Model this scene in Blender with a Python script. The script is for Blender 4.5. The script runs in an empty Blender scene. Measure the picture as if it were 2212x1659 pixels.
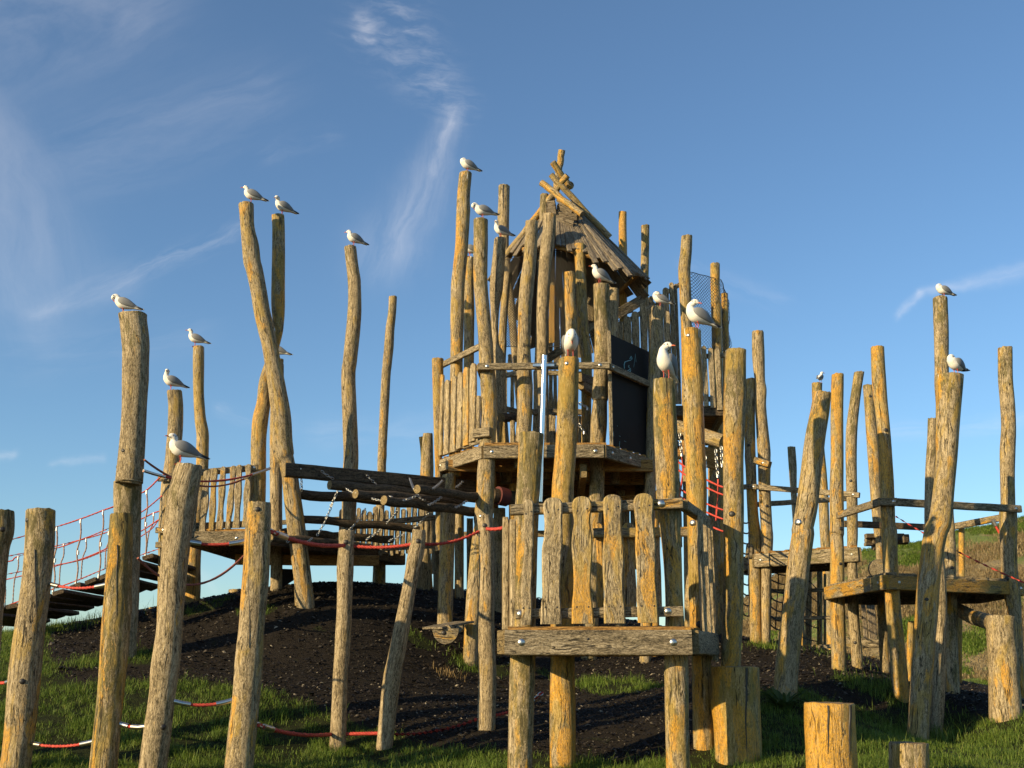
import bpy, math, random
import numpy as np
from mathutils import Vector, Matrix, noise

random.seed(11)
rng = np.random.default_rng(5)
SC = bpy.context.scene
COL = SC.collection
R = math.radians

# ------------------------------------------------------------------ camera
EYE = 1.5
FP = 2372.0                       # focal length in survey units (picture 2212 x 1659)
PITCH = math.atan((1430.0 - 829.5) / FP)
CT, ST = math.cos(PITCH), math.sin(PITCH)
cam = bpy.data.cameras.new("camera")
cam.sensor_width = 36.0
cam.lens = FP / 2212.0 * 36.0
cam.clip_start, cam.clip_end = 0.1, 3000.0
cam_o = bpy.data.objects.new("camera", cam)
COL.objects.link(cam_o)
cam_o.location = (0, 0, EYE)
cam_o.rotation_euler = (math.pi / 2 + PITCH, 0, 0)
SC.camera = cam_o

# survey sheets: each is a detail view of the site, (origin x, origin y, scale)
FR = {'Z': (0, 0, 1.0), 'A': (0, 987.5, .4049), 'B': (219.4, 548.6, .2976), 'C': (438.9, 384.0, .2645),
      'D': (548.6, 932.6, .3307), 'E': (905.2, 301.7, .2645), 'F': (1206.9, 438.9, .2645),
      'G': (905.2, 685.8, .2645), 'H': (1206.9, 685.8, .2645), 'I': (877.8, 1042.4, .2645),
      'J': (1042.4, 1042.4, .3307), 'K': (1563.5, 685.8, .281), 'L': (1563.5, 1097.2, .3387),
      'M': (1810.4, 576.0, .3471), 'N': (1810.4, 1097.2, .3386)}


def zz(fr, x, y):
    a, b, s = FR[fr]
    return a + x * s, b + y * s


def ray(px, py):
    u, v = (px - 1106.0) / FP, (829.5 - py) / FP
    return Vector((u, CT - v * ST, ST + v * CT))


def at(px, py, Y):
    d = ray(px, py)
    t = Y / d.y
    return Vector((d.x * t, Y, EYE + d.z * t))


def atz(px, py, z):
    d = ray(px, py)
    t = (z - EYE) / d.z
    return Vector((d.x * t, d.y * t, z))


def A(fr, x, y, Y):
    return at(*zz(fr, x, y), Y)


def mpp(Y, py=1000.0):
    """metres per survey unit at distance Y"""
    return Y / ray(1106, py).y / FP


# ------------------------------------------------------------------ bookkeeping
def tag(o, label=None, cat=None, group=None, kind=None):
    if label: o['label'] = label
    if cat: o['category'] = cat
    if group: o['group'] = group
    if kind: o['kind'] = kind
    return o


def root(name, loc, label, cat, group=None):
    o = bpy.data.objects.new(name, None)
    o.empty_display_size = .2
    COL.objects.link(o)
    o.location = loc
    ROOTLOC[o.name] = Vector(loc)
    return tag(o, label, cat, group)


ROOTLOC = {}


def world_of(o):
    p = Vector((0, 0, 0))
    while o is not None:
        p += ROOTLOC.get(o.name, Vector((0, 0, 0)))
        o = o.parent
    return p


class MB:
    """collects geometry; build() links it as ONE mesh object"""

    def __init__(s):
        s.v, s.f, s.mi, s.rest, s.wear, s.sm = [], [], [], [], [], []

    def add(s, vs, fs, mi=0, rest=None, wear=(0, 0, 9), smooth=True):
        b = len(s.v)
        s.v.extend(vs)
        s.rest.extend(rest if rest else [Vector(v) for v in vs])
        s.wear.extend(wear if isinstance(wear, list) else [wear] * len(vs))
        for f in fs:
            s.f.append([i + b for i in f])
            s.mi.append(mi)
            s.sm.append(smooth)

    def build(s, name, mats, parent=None, origin=None):
        if not isinstance(mats, (list, tuple)): mats = [mats]
        if parent is not None:
            org = world_of(parent)
        else:
            org = Vector(origin) if origin is not None else Vector(s.v[0])
        me = bpy.data.meshes.new(name)
        me.from_pydata([Vector(v) - org for v in s.v], [], s.f)
        for m in mats: me.materials.append(m)
        me.polygons.foreach_set('material_index', s.mi)
        me.polygons.foreach_set('use_smooth', s.sm)
        at1 = me.attributes.new('rest', 'FLOAT_VECTOR', 'POINT')
        at1.data.foreach_set('vector', np.array([tuple(v) for v in s.rest], dtype=np.float32).ravel())
        at2 = me.attributes.new('wear', 'FLOAT_VECTOR', 'POINT')
        at2.data.foreach_set('vector', np.array(s.wear, dtype=np.float32).ravel())
        me.update()
        o = bpy.data.objects.new(name, me)
        COL.objects.link(o)
        if parent is not None:
            o.parent = parent
        else:
            o.location = org
            ROOTLOC[o.name] = org
        return o


def catmull(P, n):
    """points (list of np arrays) -> n samples per span"""
    P = [np.asarray(p, float) for p in P]
    if len(P) < 3:
        return [P[0] + (P[-1] - P[0]) * i / n for i in range(n + 1)]
    Q = [2 * P[0] - P[1]] + P + [2 * P[-1] - P[-2]]
    out = []
    for i in range(1, len(Q) - 2):
        a, b, c, d = Q[i - 1:i + 3]
        for k in range(n):
            t = k / n
            out.append(.5 * ((2 * b) + (c - a) * t + (2 * a - 5 * b + 4 * c - d) * t * t + (3 * b - a - 3 * c + d) * t ** 3))
    out.append(P[-1])
    return out


def sweep(mb, rings, smooth=True, caps=(True, True), cap_mi=1, rest_off=None, wear=None):
    """rings: (centre, U, V, [(u,v)..], s)"""
    off = rest_off if rest_off is not None else Vector((random.uniform(-50, 50), random.uniform(-50, 50), random.uniform(-50, 50)))
    n = len(rings[0][3])
    vs, rs, ws = [], [], []
    for k, (c, U, V, prof, s) in enumerate(rings):
        w = wear(k, s) if callable(wear) else (wear or (0, 0, 9))
        for (u, v) in prof:
            vs.append(c + U * u + V * v)
            rs.append(Vector((u, v, s)) + off)
            ws.append(w)
    fs = []
    for k in range(len(rings) - 1):
        a, b = k * n, (k + 1) * n
        for i in range(n):
            j = (i + 1) % n
            fs.append((a + i, a + j, b + j, b + i))
    mb.add(vs, fs, 0, rs, ws, smooth)
    for end in (0, 1):
        if not caps[end]: continue
        c, U, V, prof, s = rings[0 if end == 0 else -1]
        w = wear(0 if end == 0 else len(rings) - 1, s) if callable(wear) else (wear or (0, 0, 9))
        cv = [c + U * u + V * v for (u, v) in prof]
        cr = [Vector((u, v, s)) + off for (u, v) in prof]
        cv.append(c.copy())
        cr.append(Vector((0, 0, s)) + off)
        ff = [((i + 1) % n, i, n) if end == 0 else (i, (i + 1) % n, n) for i in range(n)]
        mb.add(cv, ff, cap_mi, cr, w, False)


def circ(r, n=20, ph=0.0):
    return [(r * math.cos(2 * math.pi * i / n + ph), r * math.sin(2 * math.pi * i / n + ph)) for i in range(n)]


def frame(T, up=None):
    T = T.normalized()
    up = up or (Vector((1, 0, 0)) if abs(T.z) > .7 else Vector((0, 0, 1)))
    U = (up - T * up.dot(T)).normalized()
    return U, T.cross(U).normalized()


def tube(mb, pts, r, n=8, smooth=True, caps=(True, True), cap_mi=0, lobes=None, wear=None, up=None):
    """round bar or rope along a polyline"""
    pts = [Vector(p) for p in pts]
    rings, s = [], 0.0
    Uprev = None
    for i, p in enumerate(pts):
        T = (pts[min(i + 1, len(pts) - 1)] - pts[max(i - 1, 0)]).normalized()
        if Uprev is None:
            U, V = frame(T, up)
        else:
            U = (Uprev - T * Uprev.dot(T)).normalized()
            V = T.cross(U)
        Uprev = U
        if i: s += (p - pts[i - 1]).length
        rr = r(i / (len(pts) - 1)) if callable(r) else r
        if lobes:
            k, amp, tw = lobes
            prof = []
            for q in range(n):
                th = 2 * math.pi * q / n
                ra = rr * (1 + amp * math.cos(k * th))
                prof.append((ra * math.cos(th + s * tw), ra * math.sin(th + s * tw)))
        else:
            prof = circ(rr, n)
        rings.append((p, U, V, prof, s))
    sweep(mb, rings, smooth, caps, cap_mi, wear=wear)


def rectprof(w, h, c):
    return [(w / 2 - c, -h / 2), (w / 2, -h / 2 + c), (w / 2, h / 2 - c), (w / 2 - c, h / 2),
            (-w / 2 + c, h / 2), (-w / 2, h / 2 - c), (-w / 2, -h / 2 + c), (-w / 2 + c, -h / 2)]


def beam(mb, p0, p1, h, t, up=None, c=.008, wear=(0.12, .2, 9), wob=.003, bow=0.0):
    """sawn timber from p0 to p1: h along up, t across; slightly uneven"""
    p0, p1 = Vector(p0), Vector(p1)
    T = p1 - p0
    L = T.length
    U, V = frame(T, up or (Vector((0, 0, 1)) if abs(T.normalized().z) < .8 else Vector((1, 0, 0))))
    n = max(2, int(L / .12))
    rings = []
    sd = random.uniform(0, 99)
    for i in range(n + 1):
        f = i / n
        q = p0 + T * f + U * (wob * noise.noise((f * L * 4, sd, 0)) + bow * math.sin(math.pi * f)) + V * (wob * noise.noise((f * L * 4, sd, 5)))
        k = 1 + wob * 5 * noise.noise((f * L * 5, sd, 9))
        rings.append((q, U, V, rectprof(h * k, t, min(c, h * .3, t * .3)), f * L))
    sweep(mb, rings, False, wear=wear)


def board(mb, foot, U, V, H, wfun, t, top='round', wear=(.2, .15, 9), c=.008, lean=0.0, n=None):
    """upright board (picket): width wfun(f) along U, thickness t along V"""
    n = n or max(8, int(H / .05))
    rings = []
    sd = random.uniform(0, 99)
    fs = [i / n for i in range(n)]
    w1 = wfun(1.0)
    if top == 'round':
        h0 = 1 - w1 * .5 / H
        fs = [f for f in fs if f < h0 - .01] + [h0 + (1 - h0) * math.sin(math.pi / 2 * k / 7) for k in range(8)]
    else:
        fs.append(1.0)
    for f in fs:
        w = wfun(f)
        if top == 'round' and f > h0:
            q = (f - h0) / (1 - h0)
            w = max(.006, w1 * math.sqrt(max(0, 1 - q * q)))
        x = lean * f + .004 * noise.noise((f * H * 6, sd, 0))
        cc = min(c, w * .3)
        rings.append((Vector(foot) + Vector((0, 0, 1)) * (f * H) + U * x, U, V, rectprof(w, t, cc), f * H))
    sweep(mb, rings, False, wear=wear)


def dome(mb, c, nrm, r, h=.45, n=10):
    """domed bolt head"""
    nrm = Vector(nrm).normalized()
    U, V = frame(nrm)
    rings = []
    for k in range(4):
        a = math.pi / 2 * k / 3.4
        rings.append((Vector(c) + nrm * (r * h * math.sin(a)), U, V, circ(r * math.cos(a), n), k * .01))
    sweep(mb, rings, True, (False, True), 0)


def bolt(parent, c, nrm, r=.02, mat=None, name='bolt'):
    mb = MB()
    dome(mb, c, nrm, r)
    return mb.build(name, mat or M['steel'], parent)
# ------------------------------------------------------------------ materials
class NT:
    def __init__(s, tree):
        s.t = tree
        s.x = 0

    def n(s, typ, **kw):
        nd = s.t.nodes.new(typ)
        s.x += 40
        nd.location = (s.x, 0)
        for k, v in kw.items():
            if k.startswith('i_'):
                key = k[2:]
                key = int(key) if key.isdigit() else key.replace('_', ' ')
                s.put(nd.inputs[key], v)
            else:
                setattr(nd, k, v)
        return nd

    def put(s, sock, v):
        if isinstance(v, bpy.types.NodeSocket): s.t.links.new(v, sock)
        else: sock.default_value = v

    def m(s, op, a, b=0.0, c=None, clamp=False):
        nd = s.n('ShaderNodeMath', operation=op, use_clamp=clamp)
        s.put(nd.inputs[0], a)
        s.put(nd.inputs[1], b)
        if c is not None: s.put(nd.inputs[2], c)
        return nd.outputs[0]

    def vm(s, op, a, b=None, out=0):
        nd = s.n('ShaderNodeVectorMath', operation=op)
        s.put(nd.inputs[0], a)
        if b is not None: s.put(nd.inputs[1], b)
        return nd.outputs[out]

    def noise(s, vec, scale, detail=3.0, rough=.55, dist=0.0):
        nd = s.n('ShaderNodeTexNoise', i_Vector=vec, i_Scale=scale, i_Detail=detail, i_Roughness=rough, i_Distortion=dist)
        return nd.outputs['Fac']

    def ramp(s, fac, stops):
        nd = s.n('ShaderNodeValToRGB')
        s.put(nd.inputs[0], fac)
        el = nd.color_ramp.elements
        while len(el) < len(stops): el.new(.5)
        for e, (p, c) in zip(el, stops):
            e.position = p
            e.color = (*c, 1) if len(c) == 3 else c
        return nd.outputs[0]

    def mix(s, f, a, b, blend='MIX'):
        nd = s.n('ShaderNodeMix', data_type='RGBA', blend_type=blend)
        s.put(nd.inputs[0], f)
        for sock, v in ((nd.inputs[6], a), (nd.inputs[7], b)):
            s.put(sock, (*v, 1) if isinstance(v, tuple) and len(v) == 3 else v)
        return nd.outputs[2]

    def step(s, v, lo, hi):
        nd = s.n('ShaderNodeMapRange', interpolation_type='SMOOTHSTEP')
        s.put(nd.inputs[0], v)
        s.put(nd.inputs[1], lo)
        s.put(nd.inputs[2], hi)
        return nd.outputs[0]


def new_mat(name):
    m = bpy.data.materials.new(name)
    m.use_nodes = True
    m.node_tree.nodes.clear()
    t = NT(m.node_tree)
    out = t.n('ShaderNodeOutputMaterial')
    b = t.n('ShaderNodeBsdfPrincipled')
    t.t.links.new(b.outputs[0], out.inputs[0])
    return m, t, b


def flat_mat(name, col, rough=.6, metal=0.0, spec=.5, nscale=0, amt=.25, bump=0.0):
    m, t, b = new_mat(name)
    if nscale:
        co = t.n('ShaderNodeTexCoord').outputs['Object']
        f = t.noise(co, nscale, 4)
        t.put(b.inputs['Base Color'], t.mix(f, tuple(c * (1 - amt) for c in col), tuple(min(1, c * (1 + amt)) for c in col)))
        if bump:
            bp = t.n('ShaderNodeBump', i_Height=f, i_Strength=bump, i_Distance=.01)
            t.put(b.inputs['Normal'], bp.outputs[0])
    else:
        b.inputs['Base Color'].default_value = (*col, 1)
    b.inputs['Roughness'].default_value = rough
    b.inputs['Metallic'].default_value = metal
    b.inputs['Specular IOR Level'].default_value = spec
    return m


def wood_mat(name, dark, mid, light, orange=((.47, .215, .012), (.66, .36, .026)), olive=(.125, .105, .035), gain=1.0, bump=.7, end=False):
    """weathered robinia: silver-tan grain, orange heart patches, green-brown algae, droppings near the top"""
    m, t, b = new_mat(name)
    rest = t.n('ShaderNodeAttribute', attribute_name='rest').outputs['Vector']
    wear = t.n('ShaderNodeSeparateXYZ')
    t.put(wear.inputs[0], t.n('ShaderNodeAttribute', attribute_name='wear').outputs['Vector'])
    wo, wm, wd = wear.outputs
    warp = t.vm('ADD', rest, t.vm('MULTIPLY', t.vm('SUBTRACT', t.n('ShaderNodeTexNoise', i_Vector=rest, i_Scale=3.5, i_Detail=2.0).outputs['Color'], (.5, .5, .5)), (.06, .06, .10)))
    def st(k):
        return t.vm('MULTIPLY', warp, k)
    g1 = t.noise(st((62, 62, 11.0)), 1.0, 4, .65, .5)        # broad streaks
    g2 = t.noise(st((135, 135, 42)), 1.0, 3, .7, 1.0)            # flaky fibres
    g3 = t.noise(st((9, 9, 1.5)), 1.0, 2, .5)                 # tone drift
    crack = t.m('ABSOLUTE', t.m('SUBTRACT', t.noise(st((22, 22, .8)), 1.0, 2, .5, .3), .5))
    crack = t.m('SUBTRACT', 1.0, t.step(crack, .003, .022))
    crack = t.m('MULTIPLY', crack, t.step(g3, .46, .56))
    h = t.m('ADD', t.m('MULTIPLY', g1, .45), t.m('MULTIPLY', g2, .55))
    tone = t.m('ADD', t.m('MULTIPLY', t.m('SUBTRACT', h, .5), 3.5), t.m('ADD', .5, t.m('MULTIPLY', t.m('SUBTRACT', g3, .5), .8)))
    base = t.ramp(tone, [(.12, dark), (.48, mid), (.85, light)])
    # algae / olive film
    fm = t.noise(st((13, 13, 4)), 1.0, 4, .6, .4)
    fm = t.m('ADD', fm, t.m('MULTIPLY', t.m('SUBTRACT', h, .5), -.55))
    fm = t.step(t.m('ADD', fm, t.m('MULTIPLY', t.m('SUBTRACT', wm, .5), .5)), .49, .70)
    base = t.mix(t.m('MULTIPLY', fm, .78), base, t.mix(h, tuple(c * .45 for c in olive), tuple(c * 1.5 for c in olive)))
    # orange patches with ragged, grain-following edges
    po = t.noise(st((7.5, 7.5, 2.0)), 1.0, 3, .55, .5)
    po = t.m('ADD', po, t.m('MULTIPLY', t.m('SUBTRACT', h, .5), .22))
    po = t.step(t.m('ADD', po, t.m('MULTIPLY', t.m('SUBTRACT', wo, .5), .50)), .545, .615)
    oc = t.mix(t.noise(st((20, 20, 3)), 1.0, 3), orange[0], orange[1])
    oc = t.mix(t.step(g2, .40, .60), t.mix(.6, oc, base), oc)
    hm = t.m('ADD', .18, t.m('MULTIPLY', h, 1.65))
    hc = t.n('ShaderNodeCombineXYZ')
    for i_ in range(3): t.put(hc.inputs[i_], hm)
    oc = t.mix(1.0, oc, hc.outputs[0], 'MULTIPLY')
    ly = t.noise(st((11, 11, 3.2)), 1.0, 4, .65, .6)
    ly = t.m('ADD', ly, t.m('MULTIPLY', t.m('SUBTRACT', h, .5), .35))
    ly = t.step(t.m('ADD', ly, t.m('MULTIPLY', t.m('SUBTRACT', wo, .5), .55)), .46, .62)
    yc = t.mix(1.0, (.42, .28, .055), hc.outputs[0], 'MULTIPLY')
    base = t.mix(t.m('MULTIPLY', ly, .55), base, yc)
    base = t.mix(t.m('MULTIPLY', po, .92), base, oc)
    # droppings
    dn = t.noise(st((30, 30, 2.6)), 1.0, 2, .5)
    dn = t.step(t.m('SUBTRACT', dn, t.m('MULTIPLY', wd, .22)), .63, .69)
    base = t.mix(dn, base, (.74, .71, .64))
    base = t.mix(t.m('MULTIPLY', crack, .85), base, tuple(c * .25 for c in dark))
    if end:
        base = t.mix(.55, base, tuple(c * .8 for c in mid))
    if gain != 1.0:
        base = t.mix(1.0, base, (gain, gain, gain), 'MULTIPLY')
    t.put(b.inputs['Base Color'], base)
    t.put(b.inputs['Roughness'], t.m('SUBTRACT', .86, t.m('MULTIPLY', po, .42)))
    b.inputs['Specular IOR Level'].default_value = .35
    hh = t.m('SUBTRACT', h, t.m('MULTIPLY', crack, .6))
    bp = t.n('ShaderNodeBump', i_Height=hh, i_Strength=bump, i_Distance=.03)
    t.put(b.inputs['Normal'], bp.outputs[0])
    return m


M = {}
M['post'] = wood_mat('post wood', (.070, .053, .029), (.295, .228, .132), (.52, .42, .27))
M['post_end'] = wood_mat('post end grain', (.07, .055, .035), (.20, .155, .10), (.32, .26, .17), end=True)
M['beam'] = wood_mat('sawn timber', (.048, .038, .024), (.22, .175, .108), (.44, .365, .25))
M['board'] = wood_mat('picket wood', (.085, .066, .038), (.32, .25, .148), (.56, .46, .30))
M['darklog'] = wood_mat('tarred log', (.026, .020, .013), (.085, .060, .036), (.18, .13, .08), orange=((.12, .06, .015), (.2, .1, .02)), olive=(.05, .04, .015))
M['logend'] = wood_mat('log end grain', (.10, .07, .03), (.26, .19, .09), (.36, .28, .15))
M['roofwood'] = wood_mat('silvered roof plank', (.065, .05, .036), (.21, .168, .118), (.34, .285, .21), olive=(.10, .09, .05))
M['under'] = wood_mat('sheltered timber', (.16, .08, .022), (.34, .185, .055), (.48, .28, .09), olive=(.17, .11, .04))
M['steel'] = flat_mat('zinc steel', (.62, .60, .55), .32, 1.0, .5, 40, .15)
M['chrome'] = flat_mat('polished steel tube', (.78, .80, .82), .16, 1.0)
M['iron'] = flat_mat('black bolt cap', (.025, .022, .02), .5)
M['wire'] = flat_mat('net wire', (.045, .042, .04), .6, .4)
M['rope_black'] = flat_mat('dark net rope', (.03, .028, .028), .8)
M['silverchain'] = flat_mat('zinc chain', (.42, .42, .41), .38, 1.0)


def rope_mat(name, a, bcol):
    m, t, b = new_mat(name)
    rest = t.n('ShaderNodeAttribute', attribute_name='rest').outputs['Vector']
    f = t.noise(t.vm('MULTIPLY', rest, (90, 90, 40)), 1.0, 3)
    t.put(b.inputs['Base Color'], t.mix(t.step(f, .35, .65), a, bcol))
    b.inputs['Roughness'].default_value = .75
    bp = t.n('ShaderNodeBump', i_Height=f, i_Strength=.5, i_Distance=.004)
    t.put(b.inputs['Normal'], bp.outputs[0])
    return m


M['rope'] = rope_mat('red rope', (.34, .028, .022), (.56, .075, .05))
M['rope_old'] = rope_mat('faded red rope', (.20, .05, .035), (.36, .12, .08))
M['rope_grey'] = rope_mat('faded vertical rope', (.22, .12, .09), (.40, .25, .18))


def panel_mat():
    m, t, b = new_mat('blackboard panel')
    rest = t.n('ShaderNodeAttribute', attribute_name='rest').outputs['Vector']
    f = t.noise(rest, 2.0, 5, .6)
    g = t.noise(t.vm('MULTIPLY', rest, (60, 60, 4)), 1.0, 2)
    c = t.mix(f, (.010, .009, .0095), (.022, .020, .019))
    c = t.mix(t.m('MULTIPLY', t.step(g, .70, .76), .35), c, (.09, .085, .08))
    t.put(b.inputs['Base Color'], c)
    b.inputs['Roughness'].default_value = .7
    b.inputs['Specular IOR Level'].default_value = .15
    return m


M['panel'] = panel_mat()
M['chalk'] = flat_mat('pale blue paint', (.22, .42, .45), .8)
M['ink'] = flat_mat('black marker ink', (.012, .011, .012), .7)


def gull_body_mat():
    m, t, b = new_mat('white plumage')
    co = t.n('ShaderNodeTexCoord').outputs['Object']
    f = t.noise(t.vm('MULTIPLY', co, (60, 60, 60)), 1.0, 4)
    t.put(b.inputs['Base Color'], t.mix(f, (.66, .63, .57), (.82, .80, .76)))
    b.inputs['Roughness'].default_value = .85
    bp = t.n('ShaderNodeBump', i_Height=f, i_Strength=.25, i_Distance=.003)
    t.put(b.inputs['Normal'], bp.outputs[0])
    return m


def wing_mat():
    m, t, b = new_mat('grey wing plumage')
    rest = t.n('ShaderNodeAttribute', attribute_name='rest').outputs['Vector']
    sp = t.n('ShaderNodeSeparateXYZ')
    t.put(sp.inputs[0], rest)
    f = t.noise(t.vm('MULTIPLY', rest, (150, 150, 18)), 1.0, 3)
    wv = t.n('ShaderNodeTexWave', i_Vector=rest, i_Scale=14.0, i_Distortion=3.0)
    c = t.mix(f, (.15, .155, .165), (.24, .245, .255))
    c = t.mix(t.m('MULTIPLY', t.step(wv.outputs['Fac'], .0, .16), -.35), c, (.2, .2, .2))
    tip = t.step(t.m('ADD', sp.outputs[2], t.m('MULTIPLY', t.m('SUBTRACT', f, .5), .05)), .235, .262)
    c = t.mix(tip, c, (.012, .012, .013))
    wt = t.step(sp.outputs[2], .318, .324)
    c = t.mix(wt, c, (.7, .68, .63))
    t.put(b.inputs['Base Color'], c)
    b.inputs['Roughness'].default_value = .75
    return m


M['gull'] = gull_body_mat()
M['wing'] = wing_mat()
M['bill'] = flat_mat('red bill', (.50, .10, .035), .45)
M['legs'] = flat_mat('red leg skin', (.45, .06, .04), .5)
M['spot'] = flat_mat('dark ear feathers', (.02, .018, .016), .8)
M['eye'] = flat_mat('dark eye', (.01, .01, .01), .15)


def ground_mat():
    m, t, b = new_mat('soil and turf')
    geo = t.n('ShaderNodeNewGeometry').outputs['Position']
    turf = t.n('ShaderNodeAttribute', attribute_name='turf').outputs['Fac']
    f1 = t.noise(geo, 9.0, 5, .65)
    f2 = t.noise(geo, 55.0, 4, .7)
    f3 = t.noise(geo, 1.3, 3, .5)
    c = t.mix(f2, (.008, .0065, .005), (.034, .027, .020))
    c = t.mix(t.m('MULTIPLY', t.step(f1, .5, .75), .45), c, (.030, .023, .015))
    c = t.mix(t.m('MULTIPLY', t.step(t.noise(geo, 3.0, 4, .7), .60, .75), .5), c, (.035, .05, .012))
    g = t.mix(t.step(f1, .35, .65), (.010, .017, .004), (.024, .036, .008))
    g = t.mix(t.m('MULTIPLY', f3, .35), g, (.06, .05, .02))
    edge = t.step(t.m('ADD', turf, t.m('MULTIPLY', t.m('SUBTRACT', f1, .5), .5)), .40, .60)
    c = t.mix(edge, c, g)
    t.put(b.inputs['Base Color'], c)
    b.inputs['Roughness'].default_value = .95
    b.inputs['Specular IOR Level'].default_value = .15
    bp = t.n('ShaderNodeBump', i_Height=t.m('ADD', f2, t.m('MULTIPLY', f1, .6)), i_Strength=.9, i_Distance=.03)
    t.put(b.inputs['Normal'], bp.outputs[0])
    return m


def hill_mat():
    m, t, b = new_mat('dry grass hill')
    geo = t.n('ShaderNodeNewGeometry').outputs['Position']
    f1 = t.noise(geo, .35, 4, .6)
    f2 = t.noise(geo, 6.0, 5, .7)
    c = t.mix(f2, (.20, .15, .07), (.44, .34, .17))
    g = t.mix(f2, (.10, .15, .03), (.24, .29, .07))
    c = t.mix(t.step(f1, .44, .54), c, g)
    t.put(b.inputs['Base Color'], c)
    b.inputs['Roughness'].default_value = .95
    bp = t.n('ShaderNodeBump', i_Height=f2, i_Strength=1.0, i_Distance=.3)
    t.put(b.inputs['Normal'], bp.outputs[0])
    return m


def blade_mat(name, c0, c1, c2, trans=.35):
    """grass blades; 'wear'.x = per-blade random, 'wear'.y = height along blade"""
    m, t, b = new_mat(name)
    w = t.n('ShaderNodeSeparateXYZ')
    t.put(w.inputs[0], t.n('ShaderNodeAttribute', attribute_name='wear').outputs['Vector'])
    c = t.ramp(w.outputs[0], [(0, c0), (.55, c1), (1, c2)])
    t.put(b.inputs['Base Color'], c)
    b.inputs['Roughness'].default_value = .55
    b.inputs['Specular IOR Level'].default_value = .3
    tr = t.n('ShaderNodeBsdfTranslucent')
    t.put(tr.inputs[0], c)
    mx = t.n('ShaderNodeMixShader', i_0=trans)
    t.t.links.new(b.outputs[0], mx.inputs[1])
    t.t.links.new(tr.outputs[0], mx.inputs[2])
    out = [n for n in t.t.nodes if n.type == 'OUTPUT_MATERIAL'][0]
    t.t.links.new(mx.outputs[0], out.inputs[0])
    return m


M['ground'] = ground_mat()
M['hill'] = hill_mat()
M['grass'] = blade_mat('turf blades', (.072, .12, .014), (.14, .22, .032), (.31, .34, .09))
M['drygrass'] = blade_mat('dry grass blades', (.18, .13, .06), (.36, .27, .14), (.50, .41, .24))
M['weed'] = blade_mat('weed leaves', (.035, .060, .015), (.060, .10, .025), (.12, .16, .05))
M['straw'] = blade_mat('straw', (.22, .15, .06), (.34, .24, .11), (.42, .32, .17))
M['chips'] = blade_mat('bark chips', (.006, .005, .004), (.022, .017, .013), (.26, .22, .16), 0.0)
M['twig'] = flat_mat('twig bark', (.16, .13, .10), .9)
M['band'] = flat_mat('dull red rubber', (.10, .022, .022), .7)
# ------------------------------------------------------------------ light and sky
SUN_EL = R(17.0)
SUN_DIR = Vector((-math.cos(R(38)), -math.sin(R(38)), 0)) * math.cos(SUN_EL) + Vector((0, 0, math.sin(SUN_EL)))
sun = bpy.data.lights.new("sun", 'SUN')
sun.energy = 5.0
sun.angle = R(.53)
sun.color = (1.0, .775, .43)
so = bpy.data.objects.new("sun", sun)
COL.objects.link(so)
so.rotation_euler = (-SUN_DIR).to_track_quat('-Z', 'Y').to_euler()
so.location = SUN_DIR * 30

world = bpy.data.worlds.new("World")
SC.world = world
world.use_nodes = True
world.node_tree.nodes.clear()
t = NT(world.node_tree)
wout = t.n('ShaderNodeOutputWorld')
bg = t.n('ShaderNodeBackground')
world.node_tree.links.new(bg.outputs[0], wout.inputs[0])
sky = t.n('ShaderNodeTexSky', sky_type='NISHITA')
sky.sun_disc = False
sky.sun_elevation = SUN_EL
sky.sun_rotation = math.atan2(SUN_DIR.x, SUN_DIR.y)
sky.altitude = 50
sky.air_density = 1.0
sky.dust_density = 0.3
sky.ozone_density = 3.0
gen = t.n('ShaderNodeTexCoord').outputs['Generated']
sx = t.n('ShaderNodeSeparateXYZ')
t.put(sx.inputs[0], gen)
ya = t.m('MAXIMUM', t.m('ABSOLUTE', sx.outputs[1]), .02)
u = t.m('DIVIDE', sx.outputs[0], ya)
v = t.m('DIVIDE', sx.outputs[2], ya)
cv = t.n('ShaderNodeCombineXYZ')
t.put(cv.inputs[0], u)
t.put(cv.inputs[1], v)
uv = cv.outputs[0]


def sky_uv(px, py):
    d = ray(px, py)
    return d.x / d.y, d.z / d.y


wob = t.n('ShaderNodeTexNoise', i_Vector=uv, i_Scale=7.0, i_Detail=5.0, i_Roughness=.6)
uvw = t.vm('ADD', uv, t.vm('MULTIPLY', t.vm('SUBTRACT', wob.outputs['Color'], (.5, .5, .5)), (.05, .05, 0)))


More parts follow.
